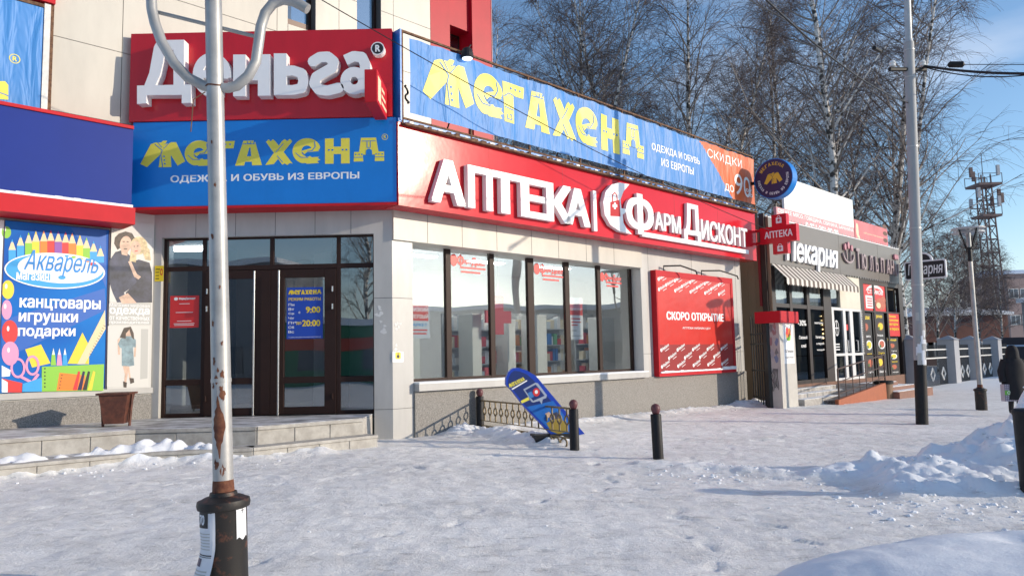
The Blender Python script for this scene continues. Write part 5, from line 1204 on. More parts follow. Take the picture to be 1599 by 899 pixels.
# front: mullions, windows, signs
di_ = -.12; c = lambda x, y=400: t3([(x, y)])[0]; ts = lambda x, y=400: PB.at(*c(x, y), di_)[0]; tz = lambda y, x=230: PB.at(*c(x, y), di_)[1]
zlow = tz(722, 230); zmid0, zmid1 = tz(252, 200), tz(228, 200); ztop_ = zfb
mb = MB()
mb.pbox(PB, sb0, sb1, zg - .4, zlow - .05, -.4, -.05, M('plinth_brown', (.18, .09, .06), .7, var=.15, vs=5))
for x0, x1 in ((25, 48), (136, 152), (246, 264), (352, 400), (586, 612), (838, 862)): mb.pbox(PB, ts(x0), ts(x1), zlow - .05, ztop_, -.2, di_ + .06, DKB)
mb.pbox(PB, ts(48), ts(352), zmid0, zmid1, -.2, di_ + .05, DKB); mb.pbox(PB, ts(25), ts(352), zlow - .06, zlow + .08, -.2, di_ + .055, DKB)
mb.pbox(PB, ts(612), ts(838), tz(268, 680), tz(276, 680), -.2, di_ + .05, DKB); mb.pbox(PB, ts(612), ts(838), ztop_ - .22, ztop_, -.2, di_ + .05, DKB)
for x in (680, 762): mb.pbox(PB, ts(x - 5), ts(x + 5), zlow, ztop_ - .2, -.2, di_ + .045, DKB)
mb.build('window_frame', bk)
CURT = M('curtain', (.55, .55, .53), .9, var=.15, vs=6, stretch=(4, 4, .6))
for x0, x1 in ((48, 136), (152, 246), (264, 352)):
    mb = MB(); mb.pbox(PB, ts(x0), ts(x1), zmid1, ztop_, di_ - .12, di_ - .1, CURT); o = mb.build('curtain', bk)
    pane(PB, ts(x0), ts(x1), zmid1, ztop_, di_, GLASSD, bk, 'upper_window')
DKG = glass_mat('bakery_glass', 1.7, (.35, .38, .38))
for x0, x1 in ((152, 264), (264, 352), (48, 150)): pane(PB, ts(x0 + (8 if x0 != 152 else 0)), ts(x1 - 8), zlow + .08, zmid0, di_, DKG, bk, 'lower_window')
mb = MB(); mb.pbox(PB, sb0 + .1, sb1 - .1, zlow - .05, zfb, -3.1, -3, M('bakery_interior', (.12, .1, .085), .8)); mb.pbox(PB, sb0 + .1, sb1 - .1, zlow - .1, zlow - .05, -3, -.3, DARK); mb.pbox(PB, sb1 - .2, sb1 - .12, zlow - .05, zfb, -3, -.3, DARK)
mb.build('interior', bk)
mb = MB()
for body, x0, x1, y0, y1 in (('-30%', 188, 240, 360, 325), ('Свежий', 194, 248, 446, 424), ('хлеб', 208, 240, 500, 478)): mb.flat(PB, fit(text2d(body, .02), ts(x0, y0), tz(y0, x0), ts(x1, y0), tz(y1, x0)), di_ + .008, WHITEP)
for body, x0, x1, y0, y1 in (('завтраки', 292, 352, 352, 338), ('Хачапури', 300, 356, 446, 424), ('и пироги', 306, 354, 486, 470), ('каждый', 310, 356, 522, 508)): mb.flat(PB, fit(text2d(body, .02), ts(x0, y0), tz(y0, x0), ts(x1, y0), tz(y1, x0)), di_ + .008, WHITEP)
mb.build('window_lettering', bk)
bulb = emit('garland_light', (1, .72, .35), 2.2)
for i in range(13): s = ts(342 + i * 2.2); z = tz(300 + i * 28, 342); mb = MB(); mb.lathe(PB.P(s, z, di_ - .03), [(.02, -.025), (.05, 0), (.02, .025)], bulb, 8); mb.build('light_bulb', bk)
# white double door with transom sign
WD = M('white_pvc', (.72, .72, .71), .4); mb = MB(); zd0, zd1 = tz(722, 500), tz(250, 500)
for x0, x1 in ((400, 414), (472, 488), (514, 534), (584, 598)): mb.pbox(PB, ts(x0), ts(x1), zd0, zd1, di_ - .03, di_ + .06, WD)
for y0, y1 in ((268, 250), (552, 536), (720, 690)): mb.pbox(PB, ts(414), ts(584), tz(y0, 500), tz(y1, 500), di_ - .028, di_ + .055, WD)
dd = mb.build('door', bk, bevel=.006)
for x0, x1 in ((414, 472), (488, 514), (534, 584)):
    pane(PB, ts(x0), ts(x1), tz(536, 500), tz(268, 500), di_, DKG, dd, 'glass'); pane(PB, ts(x0), ts(x1), tz(690, 500), tz(552, 500), di_, DKG, dd, 'glass')
mb = MB(); e = PB.P
for x in (484, 545): s = ts(x); mb.tube([e(s, tz(455, 500), di_ + .06), e(s, tz(455, 500), di_ + .13), e(s, tz(525, 500), di_ + .13), e(s, tz(525, 500), di_ + .06)], .018, WD, 6)
mb.build('handle', dd)
mb = MB(); s, z = ts(436), tz(376, 436); mb.flat(PB, [q for q in stroke(arc(s, z, .19, .28, 0, 360, 20), .03)] + [rect2(s - .02, z - .3, s + .02, z + .3), rect2(s - .15, z - .02, s + .15, z + .02)], di_ + .008, WHITEP); mb.flat(PB, [rect2(s - .18, z - .62 - .1 * i, s + .18, z - .58 - .1 * i) for i in range(3)], di_ + .008, WHITEP)
mb.flat(PB, [rect2(ts(486), tz(390, 490), ts(508), tz(352, 490))], di_ + .008, KR); mb.build('door_decal', dd)
pane(PB, ts(400), ts(458), tz(246, 430), ztop_, di_, GLASSD, bk, 'upper_window')
PANB = M('pale_sign_panel', (.68, .63, .52), .45, var=.06)
mb = MB(); mb.pbox(PB, ts(458), ts(586), tz(254, 520), ztop_ - .05, di_ - .05, di_ + .07, PANB); mb.flat(PB, fit(text2d('ПЕКАРНЯ', .02), ts(478), tz(150, 520), ts(566), tz(110, 520)), di_ + .073, M('faded_letter', (.7, .5, .42), .5)); mb.build('transom_sign', bk)
def bposter(x0, x1, y0, y1, label, art, base):
    s0, s1_ = ts(x0, y1), ts(x1, y1); z0, z1 = tz(y1, (x0 + x1) / 2), tz(y0, (x0 + x1) / 2); mb = MB(); d = di_ + .015
    mb.pbox(PB, s0, s1_, z0, z1, di_ - .0, d, base); k = 0
    for polys, m in art: k += 1; mb.flat(PB, [[(s0 + (s1_ - s0) * x, z0 + (z1 - z0) * y) for x, y in q] for q in polys], d + .002 * k, m)
    tag(mb.build('window_poster', None, loc=PB.P(s0, z0, d)), label, 'poster')
T2 = lambda b_, x0, y0, x1, y1, bo=.03: fit(text2d(b_, bo), x0, y0, x1, y1)
MEAT = M('print_meat', (.5, .12, .06), .45, var=.3, vs=9); LEAFP = M('print_green_dark', (.06, .16, .04), .45)
bposter(612, 752, 80, 268, 'red and white butcher poster above the menu panels of the bakery', [([disc(.5, .6, .4, .28)], WHITEP), ([disc(.5, .56, .42, .22)], KR), (T2('СТЕЙКОВ', .16, .56, .86, .74), WHITEP), ([rect2(.06, .08, .4, .5)], WHITEP), ([rect2(.12, .14 + i * .08, .34, .18 + i * .08) for i in range(4)], KR), ([disc(.72, .25, .24, .2), disc(.85, .4, .12, .12)], MEAT), ([disc(.62, .2, .1, .1)], KS)], KR)
def menu(x0, x1, y0, y1, lab, head, seed):
    r0 = random.Random(seed); art = [(T2(head, .1, .9, .85, .97), YELB)]
    for i in range(3):
        y = .78 - .28 * i; cx_ = .35 + .3 * r0.random(); art += [([disc(cx_, y, .3, .075)], WHITEP if i % 2 else BRN), ([disc(cx_, y, .22, .055), disc(cx_ + .1, y + .02, .1, .03)], MEAT if (i + seed) % 2 else KY), ([disc(cx_ - .14, y - .03, .08, .025)], LEAFP), (T2(('Хачапури', 'Самса', 'Пицца', 'Суп', 'Шашлык')[(seed + i) % 5], .2, y - .16, .8, y - .12, .02), WHITEP if i != 1 else YELB)]
    bposter(x0, x1, y0, y1, lab, art, BLACKP)
menu(612, 676, 282, 690, 'black menu panel with meat dishes, nearest the bakery door', 'Шашлык', 1); menu(686, 758, 278, 684, 'middle black menu panel with yellow heading beside the bakery door', 'Горячее', 2)
bposter(766, 838, 276, 428, 'red offer poster with yellow lines in the last bakery window', [(T2('Заказы', .1, .78, .7, .88), YELB), (T2('принимаем', .1, .6, .9, .7), YELB), (T2('на торты', .1, .42, .85, .54), YELB), (T2('и пироги', .1, .22, .9, .34), YELB)], KR)
menu(766, 838, 436, 676, 'black menu panel under the red offer poster', 'Пицца', 3)
# rooftop boards
t = thing('roof_board', 'blank white board with a pink butcher lettering strip on the bakery roof', 'sign', Q(sb0 + 2, zft, -.3))
r0, r1 = bs(1213, 340, -.1), bs(1332, 330, -.1); zw0, zw1 = bz(1250, 333, -.1), bz(1250, 285, -.1); zp_ = bz(1255, 352, -.1)
PINK = M('pink_banner', (.6, .26, .28), .5, var=.08); FADR = M('faded_red_letter', (.62, .5, .46), .5)
mb = MB(); mb.pbox(PB, bs(1226, 340, -.1), r1, zw0, zw1, -.18, -.1, M('white_board', (.8, .8, .76), .5)); mb.flat(PB, fit(text2d('МЯСО  РЫНОК', .02), bs(1262, 300, -.1), zw0 + .4, bs(1318, 300, -.1), zw1 - .35), -.097, M('ghost_letter', (.76, .75, .70), .5)); mb.build('white_panel', t)
mb = MB(); mb.pbox(PB, r0, r1, zft + .04, zw0 - .004, -.2, -.1, PINK)
hp = zw0 - zft; mb.flat(PB, fit(text2d('СВЕЖЕЕ МЯСО: ГОВЯДИНА, СВИНИНА, БАРАНИНА', .02), r0 + .1, zft + hp * .56, r1 - .1, zw0 - hp * .08), -.097, WHITEP); mb.flat(PB, fit(text2d('8-951-581-88-08', .03), r0 + (r1 - r0) * .33, zft + hp * .14, r0 + (r1 - r0) * .76, zft + hp * .44), -.097, WHITEP); mb.build('lettering_strip', t)
t = thing('roof_board', 'smaller pink rooftop board with script lettering at the far end of the bakery', 'sign', Q(sb1 - 2, zft, -.3))
r0, r1 = bs(1335, 360, -.1), bs(1386, 370, -.1); z1 = bz(1336, 343, -.1); mb = MB(); mb.pbox(PB, r0, r1, zft + .04, z1, -.2, -.1, M('pink_red_board', (.6, .14, .16), .5, var=.15, vs=1.5)); mb.build('panel', t)
mb = MB(); mb.flat(PB, fit(text2d('Фантазия', .0, .3), r0 + (r1 - r0) * .25, zft + .35, r0 + (r1 - r0) * .85, z1 - .4), -.097, KS); mb.flat(PB, [disc(r0 + .25, z1 - .3, .12, .18), disc(r0 + .35, z1 - .75, .14, .16), disc(r0 + .25, zft + .35, .14, .18)], -.097, CREAM); mb.flat(PB, [disc(r1 - .3, zft + .3 + .3 * i, .26, .09) for i in range(3)], -.097, BRN); mb.build('lettering', t)
# hanging sign at far end
t = thing('hanging_sign', 'small black bakery sign with white script at the far bakery corner', 'sign', Q(sb1, 3.6, .5))
PH = Plane(Q(sb1 - .05, 0, 0).x, Q(sb1 - .05, 0, 0).y, R(-45)); h = lambda px, py: PH.at(px, py); (a, z1), (b, z0) = h(1412, 410), h(1479, 433)
mb = MB(); ss = [rrect(a, z0, b, z1, .08), disc((a + b) / 2 - .1, z1, .42, .36, n=20, a0=0, a1=180)]; mb.flat(PH, [[(x, y) for x, y in q] for q in ss], -.06, WHITE, .12); mb.build('sign_body', t)
mb = MB(); mb.flat(PH, [rrect(a + .05, z0 + .05, b - .05, z1 - .05, .06), disc((a + b) / 2 - .1, z1 + .02, .34, .28, n=20, a0=0, a1=180)], .062, BLACKP); mb.flat(PH, fit(text2d('Пекарня', .015, .2), a + .14, z0 + .08, b - .12, z1 - .1), .064, WHITEP); mb.build('face', t)
mb = MB(); mb.pbox(PH, -.05, a + .02, (z0 + z1) / 2 - .03, (z0 + z1) / 2 + .03, -.02, .02, BLACK); mb.build('bracket', t)

# steps, ramp, railing in front of the bakery
KERB = two_tone('worn_concrete', (.25, .23, .21), (.5, .48, .45), 5, .35, .65, .8, .3); BRICKP = M('red_brown_tile', (.24, .12, .085), .65, var=.15, vs=4); ORA = M('orange_brown_paint', (.36, .10, .04), .6, var=.12, vs=4)
RAMPT = two_tone('ramp_tiles', (.05, .04, .035), (.5, .5, .52), 3, .42, .72, .6, .3, stretch=(.5, 3, 1))
zl = zbase - .04; zg2 = base_z(Q(11, 0).x, 0)
t = thing('entrance_stairs', 'worn concrete steps left of the bakery ramp behind the poster pillar', 'stairs', Q(10.6, zg2, .6))
sA_, sB_ = bs(1228, 610, .6), bs(1318, 600, .6)
for i in range(3): mb = MB(); zz = zg2 + (zl - zg2) * (i + 1) / 3; dpt = 1.15 - .36 * i; mb.pbox(PB, sA_, sB_ - .9 + .3 * i, zg2 - .3, zz, -.05, dpt, KERB); mb.pbox(PB, sA_, sB_ - .9 + .3 * i, zz + .002, zz + .012, .3, dpt + .004, SNOWW); mb.build('step', t)
t = thing('ramp', 'dark tiled entrance ramp with an orange side and brown iron railing at the bakery', 'ramp', Q(12.5, zg2, .9))
sr0, sr1, sr2 = bs(1300, 632, 1.3), bs(1372, 600, 1.3), bs(1378, 600, 1.3)
mb = MB(); mb.hexa([e(sr0 - .3, zg2 - .2, 1.5), e(sr1, zg2 - .2, 1.5), e(sr1, zg2 - .2, -.05), e(sr0 - .3, zg2 - .2, -.05), e(sr0 - .3, zg2 + .03, 1.5), e(sr1, zl, 1.5), e(sr1, zl, -.05), e(sr0 - .3, zg2 + .03, -.05)], RAMPT); mb.build('slope', t)
mb = MB(); mb.hexa([e(sr0 - .3, zg2 - .2, 1.62), e(sr1, zg2 - .2, 1.62), e(sr1, zg2 - .2, 1.505), e(sr0 - .3, zg2 - .2, 1.505), e(sr0 - .3, zg2 + .06, 1.62), e(sr1, zl + .06, 1.62), e(sr1, zl + .06, 1.505), e(sr0 - .3, zg2 + .06, 1.505)], ORA); mb.build('side_kerb', t)
mb = MB(); RAILM = M('railing_brown', (.1, .06, .045), .45)
za_, zb3 = zg2 + .06, zl + .06; lerp = lambda f: (sr0 - .1 + (sr1 - sr0 + .0) * f, za_ + (zb3 - za_) * f)
for k, hh_ in enumerate((.95, .55, .18)): mb.tube([e(lerp(0)[0], lerp(0)[1] + hh_, 1.56), e(lerp(1)[0], lerp(1)[1] + hh_, 1.56)], .024 if k == 0 else .016, RAILM, 6)
for i in range(8): s, z = lerp(i / 7); mb.tube([e(s, z - .05, 1.56), e(s, z + (.95 if i % 7 == 0 else .93), 1.56)], .026 if i % 7 == 0 else .012, RAILM, 6)
mb.tube([e(lerp(1)[0], zb3 + .95, 1.56), e(lerp(1)[0] + .9, zb3 + .95, .6), e(lerp(1)[0] + .9, zb3, .6)], .022, RAILM, 6)
mb.build('railing', t)
t = thing('entrance_stairs', 'broad reddish steps with snow at the far right end of the bakery', 'stairs', Q(16, zg2, .8)); zg3 = base_z(Q(14, 0).x, 0) + .0
x_ = [bs(1385, 600, .9), bs(1440, 605, 1.5), bs(1484, 612, 1.9)]
for i in range(3): mb = MB(); zz = zg3 + (zl - zg3) * (3 - i) / 3.2; mb.pbox(PB, sr1 + .05, sr1 + 2.3 + .75 * i, zg3 - .3, zz, -.05 + 0, 1.2 + .38 * i, BRICKP); mb.pbox(PB, sr1 + .05, sr1 + 2.3 + .75 * i, zz + .002, zz + .02, .5, 1.15 + .38 * i, SNOWW); mb.build('step', t)
bpt = on_ground(1381, 622); bpt = bpt * 1; bpt.z = base_z(bpt.x, 0); t = thing('litter_bin', 'brown bin with a dark liner standing between the ramp and the far steps', 'bin', bpt)
mb = MB(); mb.lathe(bpt, [(.26, 0), (.29, .02), (.3, .55), (.32, .57), (.32, .6), (.28, .6)], M('bin_brown', (.2, .11, .06), .6, var=.15), 20); mb.build('body', t, smooth=True)
mb = MB(); mb.lathe(bpt, [(.325, .52), (.33, .6), (.3, .63), (.2, .6)], BLACK, 20); mb.build('liner', t, smooth=True)
# pillar with red cap, gate
pp_ = on_ground(1226, 634); sP, _z = PB.at(1226, 600, .9)
t = thing('gate_pillar', 'pale gate pillar with a red cap, graffiti and a pasted shop poster', 'pillar', e(sP, zg2, .9))
spa, spb = bs(1219, 560, 1.1), bs(1243, 560, 1.1); zc0 = bz(1226, 504, 1.1); CONC = M('pillar_render', (.5, .48, .44), .75, var=.1, vs=3)
mb = MB(); mb.pbox(PB, spa, spb, zg2 - .4, zc0, .74, 1.1, CONC); mb.build('shaft', t)
mb = MB(); mb.pbox(PB, spa - .12, spb + .1, zc0, bz(1226, 486, 1.1), .42, 1.2, REDM); mb.build('cap', t)
PL_ = Plane(e(spa, 0, .74).x, e(spa, 0, .74).y, R(-45)); mb = MB(); L_ = .36; GRF = [M('graffiti_%d' % i, c_, .6) for i, c_ in enumerate(((.36, .2, .2), (.2, .25, .38), (.2, .2, .2), (.4, .4, .43)))]
rr = random.Random(5)
for i in range(9):
    x0, y0 = .09 + .18 * rr.random(), zg2 + 1.2 + 1.3 * rr.random(); mb.flat(PL_, [[(x0 + (.03 + .05 * rr.random()) * math.cos(R(a)), y0 + (.05 + .1 * rr.random()) * math.sin(R(a))) for a in range(0, 360, 40)]], .0025 + .0006 * i, GRF[i % 4])
mb.flat(PL_, [q for k in range(5) for q in stroke([(.05 + .05 * k, zg2 + .35 + .1 * k), (.1 + .04 * k, zg2 + .7 - .05 * k), (.04 + .05 * k, zg2 + .9), (.13 + .03 * k, zg2 + 1.1)], .018)], .009, BLACKP); mb.build('graffiti', t)
s0, z1 = PB.at(1222, 503, 1.105); s1_, z0 = PB.at(1241, 567, 1.105); mb = MB(); mb.pbox(PB, s0, s1_, z0, z1, 1.1, 1.105, WHITEP)
f4 = lambda qs: [[(s0 + (s1_ - s0) * x, z0 + (z1 - z0) * y) for x, y in q] for q in qs]
mb.flat(PB, f4(stroke([(.08, .4), (.08, .7)] + arc(.5, .72, .42, .24, 180, 0, 10) + [(.92, .4)], .02)), 1.107, GR); mb.flat(PB, f4([disc(.5, .72, .26, .12), disc(.4, .82, .12, .06)]), 1.107, KR); mb.flat(PB, f4([disc(.62, .78, .14, .08), disc(.36, .66, .1, .06)]), 1.109, KO); mb.flat(PB, f4([disc(.5, .6, .2, .05), disc(.64, .66, .08, .05)]), 1.111, KG)
mb.flat(PB, f4(T2('Ла Панорама', .1, .25, .92, .34, .01) + T2('продукты пекарня', .1, .12, .9, .17, 0)), 1.107, BLACKP); tag(mb.build('pillar_poster', None, loc=e(s0, z0, 1.1)), 'white arched poster with red fruit pasted on the red-capped pillar', 'poster')
t = thing('iron_gate', 'black iron bar gate between the pharmacy end wall and the red-capped pillar', 'gate', P(S_END + .5, -.2, 0))
gA = P(S_END + .05, 0, .25); gB = e(spa - .03, 0, .78); PG = Plane(gA.x, gA.y, math.atan2(gB.y - gA.y, gB.x - gA.x)); LG = (gB - gA).xy.length; zgt = base_z(gA.x, 0); IRON = M('iron_black', (.012, .012, .013), .5)
mb = MB()
for z in (.25, 1.05, 1.85, 2.15): mb.pbox(PG, 0, LG, zgt + z, zgt + z + .05, -.02, .02, IRON)
mb.pbox(PG, LG - .25, LG, zgt - .1, zgt + 2.75, -.06, .06, IRON); mb.build('frame', t)
nb = max(7, int(LG / .16))
for i in range(nb): s = .05 + (LG - .3) * i / (nb - 1); mb = MB(); mb.tube([PG.P(s, zgt - .05, 0), PG.P(s, zgt + 2.6 + .12 * nz(i, 0, .8), 0), PG.P(s, zgt + 2.76 + .12 * nz(i, 0, .8), 0)], [.016, .016, .003], IRON, 6); mb.build('bar', t)
t = thing('sign_pylon', 'narrow dark red upright panel at the near bakery corner', 'sign', e(sb0 - .25, zg2, -.1)); mb = MB(); mb.pbox(PB, bs(1188, 430, -.2), sb0 - .04, bz(1194, 478, -.2), bz(1194, 384, -.2), -.28, -.2, M('dark_red_panel', (.22, .015, .02), .5)); mb.build('panel', t); mb = MB(); mb.pbox(PB, sb0 - .12, sb0 - .03, zg2 - .3, bz(1200, 336, -.1), -.19, -.02, DKB); mb.build('post', t)

# ================================================================== FENCE WITH GREY PILLARS
GPI = M('grey_render', (.36, .37, .40), .75, var=.08, vs=2); WHI2 = M('white_iron', (.68, .68, .66), .5)
fp = [PB.at(1421, 560)[0], PB.at(1483, 560)[0], PB.at(1517, 560)[0], PB.at(1552, 560)[0]]
zg4 = base_z(20, 0)
for i, s in enumerate(fp):
    lab = ('grey fence pillar right beside the bakery end wall', 'tall grey fence pillar in front of the lattice with white diamonds, between the pole and the lamp', 'grey fence pillar just left of the distant street lamp', 'grey fence pillar farthest along the fence, right of the distant street lamp')[i]
    t = thing('fence_pillar', lab, 'pillar', e(s, zg4, 0), 'grey fence pillars'); w_ = .42; hp_ = 2.25
    mb = MB(); mb.pbox(PB, s - w_, s + w_, zg4 - .4, zg4 + hp_, -.4, .35, GPI); mb.build('shaft', t)
    mb = MB(); z = zg4 + hp_; w_ = .48; mb.add([e(s - w_, z, .42), e(s + w_, z, .42), e(s + w_, z, -.46), e(s - w_, z, -.46), e(s, z + .22, 0)], [(3, 2, 1, 0), (0, 1, 4), (1, 2, 4), (2, 3, 4), (3, 0, 4)], GPI); mb.build('cap', t)
for i, (s0, s1_) in enumerate([(a + .43, b - .43) for a, b in zip(fp, fp[1:])] + [(fp[3] + .43, fp[3] + 3.5)]):
    t = thing('fence_panel', ('white and black iron fence panel with diamonds next to the bakery', 'iron fence panel with white diamonds left of the distant lamp', 'iron fence panel with white diamonds behind the distant lamp', 'last iron fence panel running out beyond the farthest pillar')[i], 'fence', e((s0 + s1_) / 2, zg4, 0), 'iron fence panels'); L_ = s1_ - s0
    mb = MB()
    for z in (1.35, 1.75): mb.pbox(PB, s0, s1_, zg4 + z, zg4 + z + .06, -.03, .03, WHI2)
    mb.build('rail', t)
    mb = MB()
    for k in range(3):
        c_ = s0 + L_ * (k + .5) / 3; pts = [(c_ - .3, .62), (c_, .92), (c_ + .3, .62), (c_, .32), (c_ - .3, .62)]
        mb.tube([e(a, zg4 + b, .03) for a, b in pts], .035, WHI2, 4)
    mb.build('diamond', t)
    nb = int(L_ / .14)
    for k in range(nb): s = s0 + L_ * (k + .5) / nb; mb = MB(); mb.tube([e(s, zg4 - .1, -.02), e(s, zg4 + 2.0, -.02)], .014, IRON, 4); mb.build('bar', t)

# ================================================================== UTILITY POLE AND WIRES
up = on_ground(1440, 662); up.z = base_z(up.x, 0)
t = thing('utility_pole', 'tall grey round utility pole with black painted foot and insulators', 'utility pole', up); LN = R(2.0)
e2 = lambda z, x=0, y=0: up + Vector((math.sin(LN) * z + x, y, math.cos(LN) * z))
zk = 1.42; mb = MB(); mb.tube([e2(zk), e2(4), e2(8.8)], [.124, .118, .108], M('pole_grey', (.33, .34, .35), .65, var=.12, vs=2.5, stretch=(1, 1, .3)), 24); mb.tube([e2(8.8), e2(8.9), e2(10.3)], [.1, .075, .072], GALV, 16); mb.build('shaft', t, smooth=True)
mb = MB(); mb.tube([e2(-.3), e2(zk)], [.128, .126], BLACK, 24); mb.build('black_foot', t, smooth=True)
mb = MB()
for z in (8.6, 7.95, 6.3, 4.4, 3.1): mb.tube([e2(z), e2(z + .025)], .118 + .002 * (8.8 - z), GALV, 24)
mb.build('steel_band', t)
rr = random.Random(9)
mb = MB()
for i in range(16):
    z = 1.3 + 1.15 * rr.random(); a0 = R(-150 + 120 * rr.random()); w_ = .35 + .6 * rr.random(); h_ = .08 + .2 * rr.random(); r_ = .1275 + .0006 * i; n_ = 5
    mb.add([e2(z + h_ * j, r_ * math.cos(a0 + w_ * k / n_), r_ * math.sin(a0 + w_ * k / n_)) for j in (0, 1) for k in range(n_ + 1)], [(k, k + 1, k + n_ + 2, k + n_ + 1) for k in range(n_)], [PAPER, GR, PAPER, M('old_glue_%d' % i, (.35, .33, .32), .8)][i % 4])
mb.build('paste_remnants', t)
mb = MB(); ax = Vector((math.cos(R(20)), math.sin(R(20)), 0)); c1 = e2(8.15)
mb.tube([c1 - ax * .62 - Vector((0, 0, .06)), c1 + ax * .5 + Vector((0, 0, .06))], .05, BLACK, 6); mb.build('crossarm', t)
INS = M('porcelain', (.7, .7, .68), .25)
for a in (-.52, .42): mb = MB(); mb.lathe(c1 + ax * a + Vector((0, 0, .05 + .06 * (1 if a > 0 else -1))), [(.03, 0), (.075, .03), (.06, .08), (.08, .1), (.05, .16), (.01, .18)], INS, 12); mb.build('insulator', t, smooth=True)
def pxd(px, py, dep): r = ray(px, py); return CAM + r * (dep / r.y)
def wire(label, a, b, sag, r, n=24, kind='cable'):
    mb = MB(); mb.tube([a.lerp(b, i / n) - Vector((0, 0, 4 * sag * (i / n) * (1 - i / n))) for i in range(n + 1)], r, BLACK, 5); return tag(mb.build('overhead_cable', None, loc=a), label, 'cable')
wire('thin cable crossing in front of the blue banner and the red pharmacy sign', pxd(478, -14, 11.5), pxd(1203, 360, 21.1), .25, .009)
wire('black cable running from the upper left down to the utility pole', pxd(1190, -6, 10), e2(7.35) + Vector((-.1, -.05, 0)), .22, .016)
wire('thick black cable leaving the insulator towards the right', c1 + ax * .42 + Vector((0, 0, .14)), pxd(1660, 114, 14), .08, .03)
wire('second cable twisted along the thick one right of the utility pole', c1 + ax * .42 + Vector((0, 0, .12)), pxd(1660, 108, 14), .2, .014)
wc = pxd(1480, 101, 16.3); wire('thin wire from the pole to the black weight', e2(7.5), wc, .12, .008); wire('straight thin wire right of the black weight', pxd(1506, 101, 16.2), pxd(1660, 101, 14.5), .0, .009)
mb = MB(); mb.tube([wc, wc.lerp(pxd(1506, 101, 16.2), .1), wc.lerp(pxd(1506, 101, 16.2), .9), pxd(1506, 101, 16.2)], [.03, .07, .07, .03], BLACK, 10); tag(mb.build('cable_weight', None, loc=wc), 'black sausage-shaped cable joint hanging right of the utility pole', 'cable joint')
wj = pxd(1365, 75, 15.3); mb = MB(); mb.tube([wj, pxd(1374, 80, 15.5)], .045, BLACK, 8); tag(mb.build('cable_joint', None, loc=wj), 'short black joint on the cable left of the utility pole', 'cable joint')
wire('fine wire slanting down behind the tree crowns right of the pole', pxd(1548, 98, 30), pxd(1470, 150, 36), .1, .012)

# dark bollard at the right edge
rp = Vector((5.52, 8.05, base_z(5.7, 0))); t = thing('bollard', 'wide black iron bollard sunk in the ploughed snow at the right edge', 'bollard', rp); mb = MB(); mb.lathe(rp, [(.15, -.3), (.15, .3), (.165, .9), (.175, .92), (.175, .95), (.15, .97)], BLACK, 28); mb.build('post', t, smooth=True)

# ================================================================== PERSON
ph = on_ground(1588, 650); ph.z = base_z(ph.x, 0) + .01
body = bpy.data.meshes.new('person'); J = [(0, 0, .92), (0, 0, 1.12), (0, .01, 1.36), (0, 0, 1.47), (0, -.01, 1.58), (0, -.02, 1.68), (-.1, 0, .88), (-.12, -.02, .5), (-.12, .02, .1), (-.12, -.1, .04), (.1, 0, .88), (.11, .02, .5), (.11, .05, .1), (.11, -.08, .04), (-.2, 0, 1.38), (-.27, .02, 1.1), (-.28, -.04, .84), (.2, 0, 1.38), (.27, .02, 1.1), (.26, -.06, .84)]
ED = [(0, 1), (1, 2), (2, 3), (3, 4), (4, 5), (0, 6), (6, 7), (7, 8), (8, 9), (0, 10), (10, 11), (11, 12), (12, 13), (2, 14), (14, 15), (15, 16), (2, 17), (17, 18), (18, 19)]
RD = [.15, .14, .16, .06, .1, .09, .1, .07, .055, .045, .1, .07, .055, .045, .075, .055, .045, .075, .055, .045]
body.from_pydata(J, ED, []); DCL = M('black_clothes', (.012, .012, .015), .85, var=.2, vs=8); body.materials.append(DCL)
po = bpy.data.objects.new('person', body); C.objects.link(po); po.location = ph; sk = po.modifiers.new('skin', 'SKIN'); 
for i, v in enumerate(body.skin_vertices[0].data): v.radius = (RD[i], RD[i]); v.use_root = i == 0
po.modifiers.new('sub', 'SUBSURF').levels = 2; po.modifiers['sub'].render_levels = 2
tag(po, 'person in a long hooded black coat walking away at the right edge, carrying a bag', 'person')
def loft(mb, c, rows, m, n=24):
    vs, fs = [], []
    for z, rx, ry, dx in rows:
        for k in range(n): a = 2 * math.pi * k / n; wv = 1 + .035 * math.sin(a * 5 + z * 6); vs.append(c + Vector((dx + rx * wv * math.cos(a), ry * wv * math.sin(a), z)))
    for i in range(len(rows) - 1):
        for k in range(n): a, b = i * n + k, i * n + (k + 1) % n; fs.append((a, b, b + n, a + n))
    fs.append(tuple(range((len(rows) - 1) * n, len(rows) * n))); mb.add(vs, fs, m)
mb = MB(); loft(mb, ph, [(.42, .31, .24, 0), (.6, .30, .23, 0), (.9, .29, .21, 0), (1.1, .28, .2, 0), (1.3, .27, .2, 0), (1.4, .23, .17, 0), (1.47, .13, .12, 0), (1.5, .1, .1, 0)], DCL)
for sg in (-1, 1): mb.tube([ph + Vector((sg * .19, 0, 1.4)), ph + Vector((sg * .29, .02, 1.12)), ph + Vector((sg * .31, -.04, .86))], [.1, .09, .075], DCL, 14)
mb.build('coat', po, smooth=True)
mb = MB(); loft(mb, ph, [(1.42, .17, .15, 0), (1.52, .15, .15, 0), (1.62, .14, .15, 0), (1.72, .11, .12, 0), (1.77, .05, .06, 0)], DCL); mb.build('hood', po, smooth=True)
bp2 = ph + Vector((-.33, -.06, .38)); t = thing('shopping_bag', 'checked shopping bag with a green band held by the person in black', 'bag', bp2); PBG = Plane(bp2.x, bp2.y, 0); LAV = M('bag_lavender', (.45, .42, .47), .6)
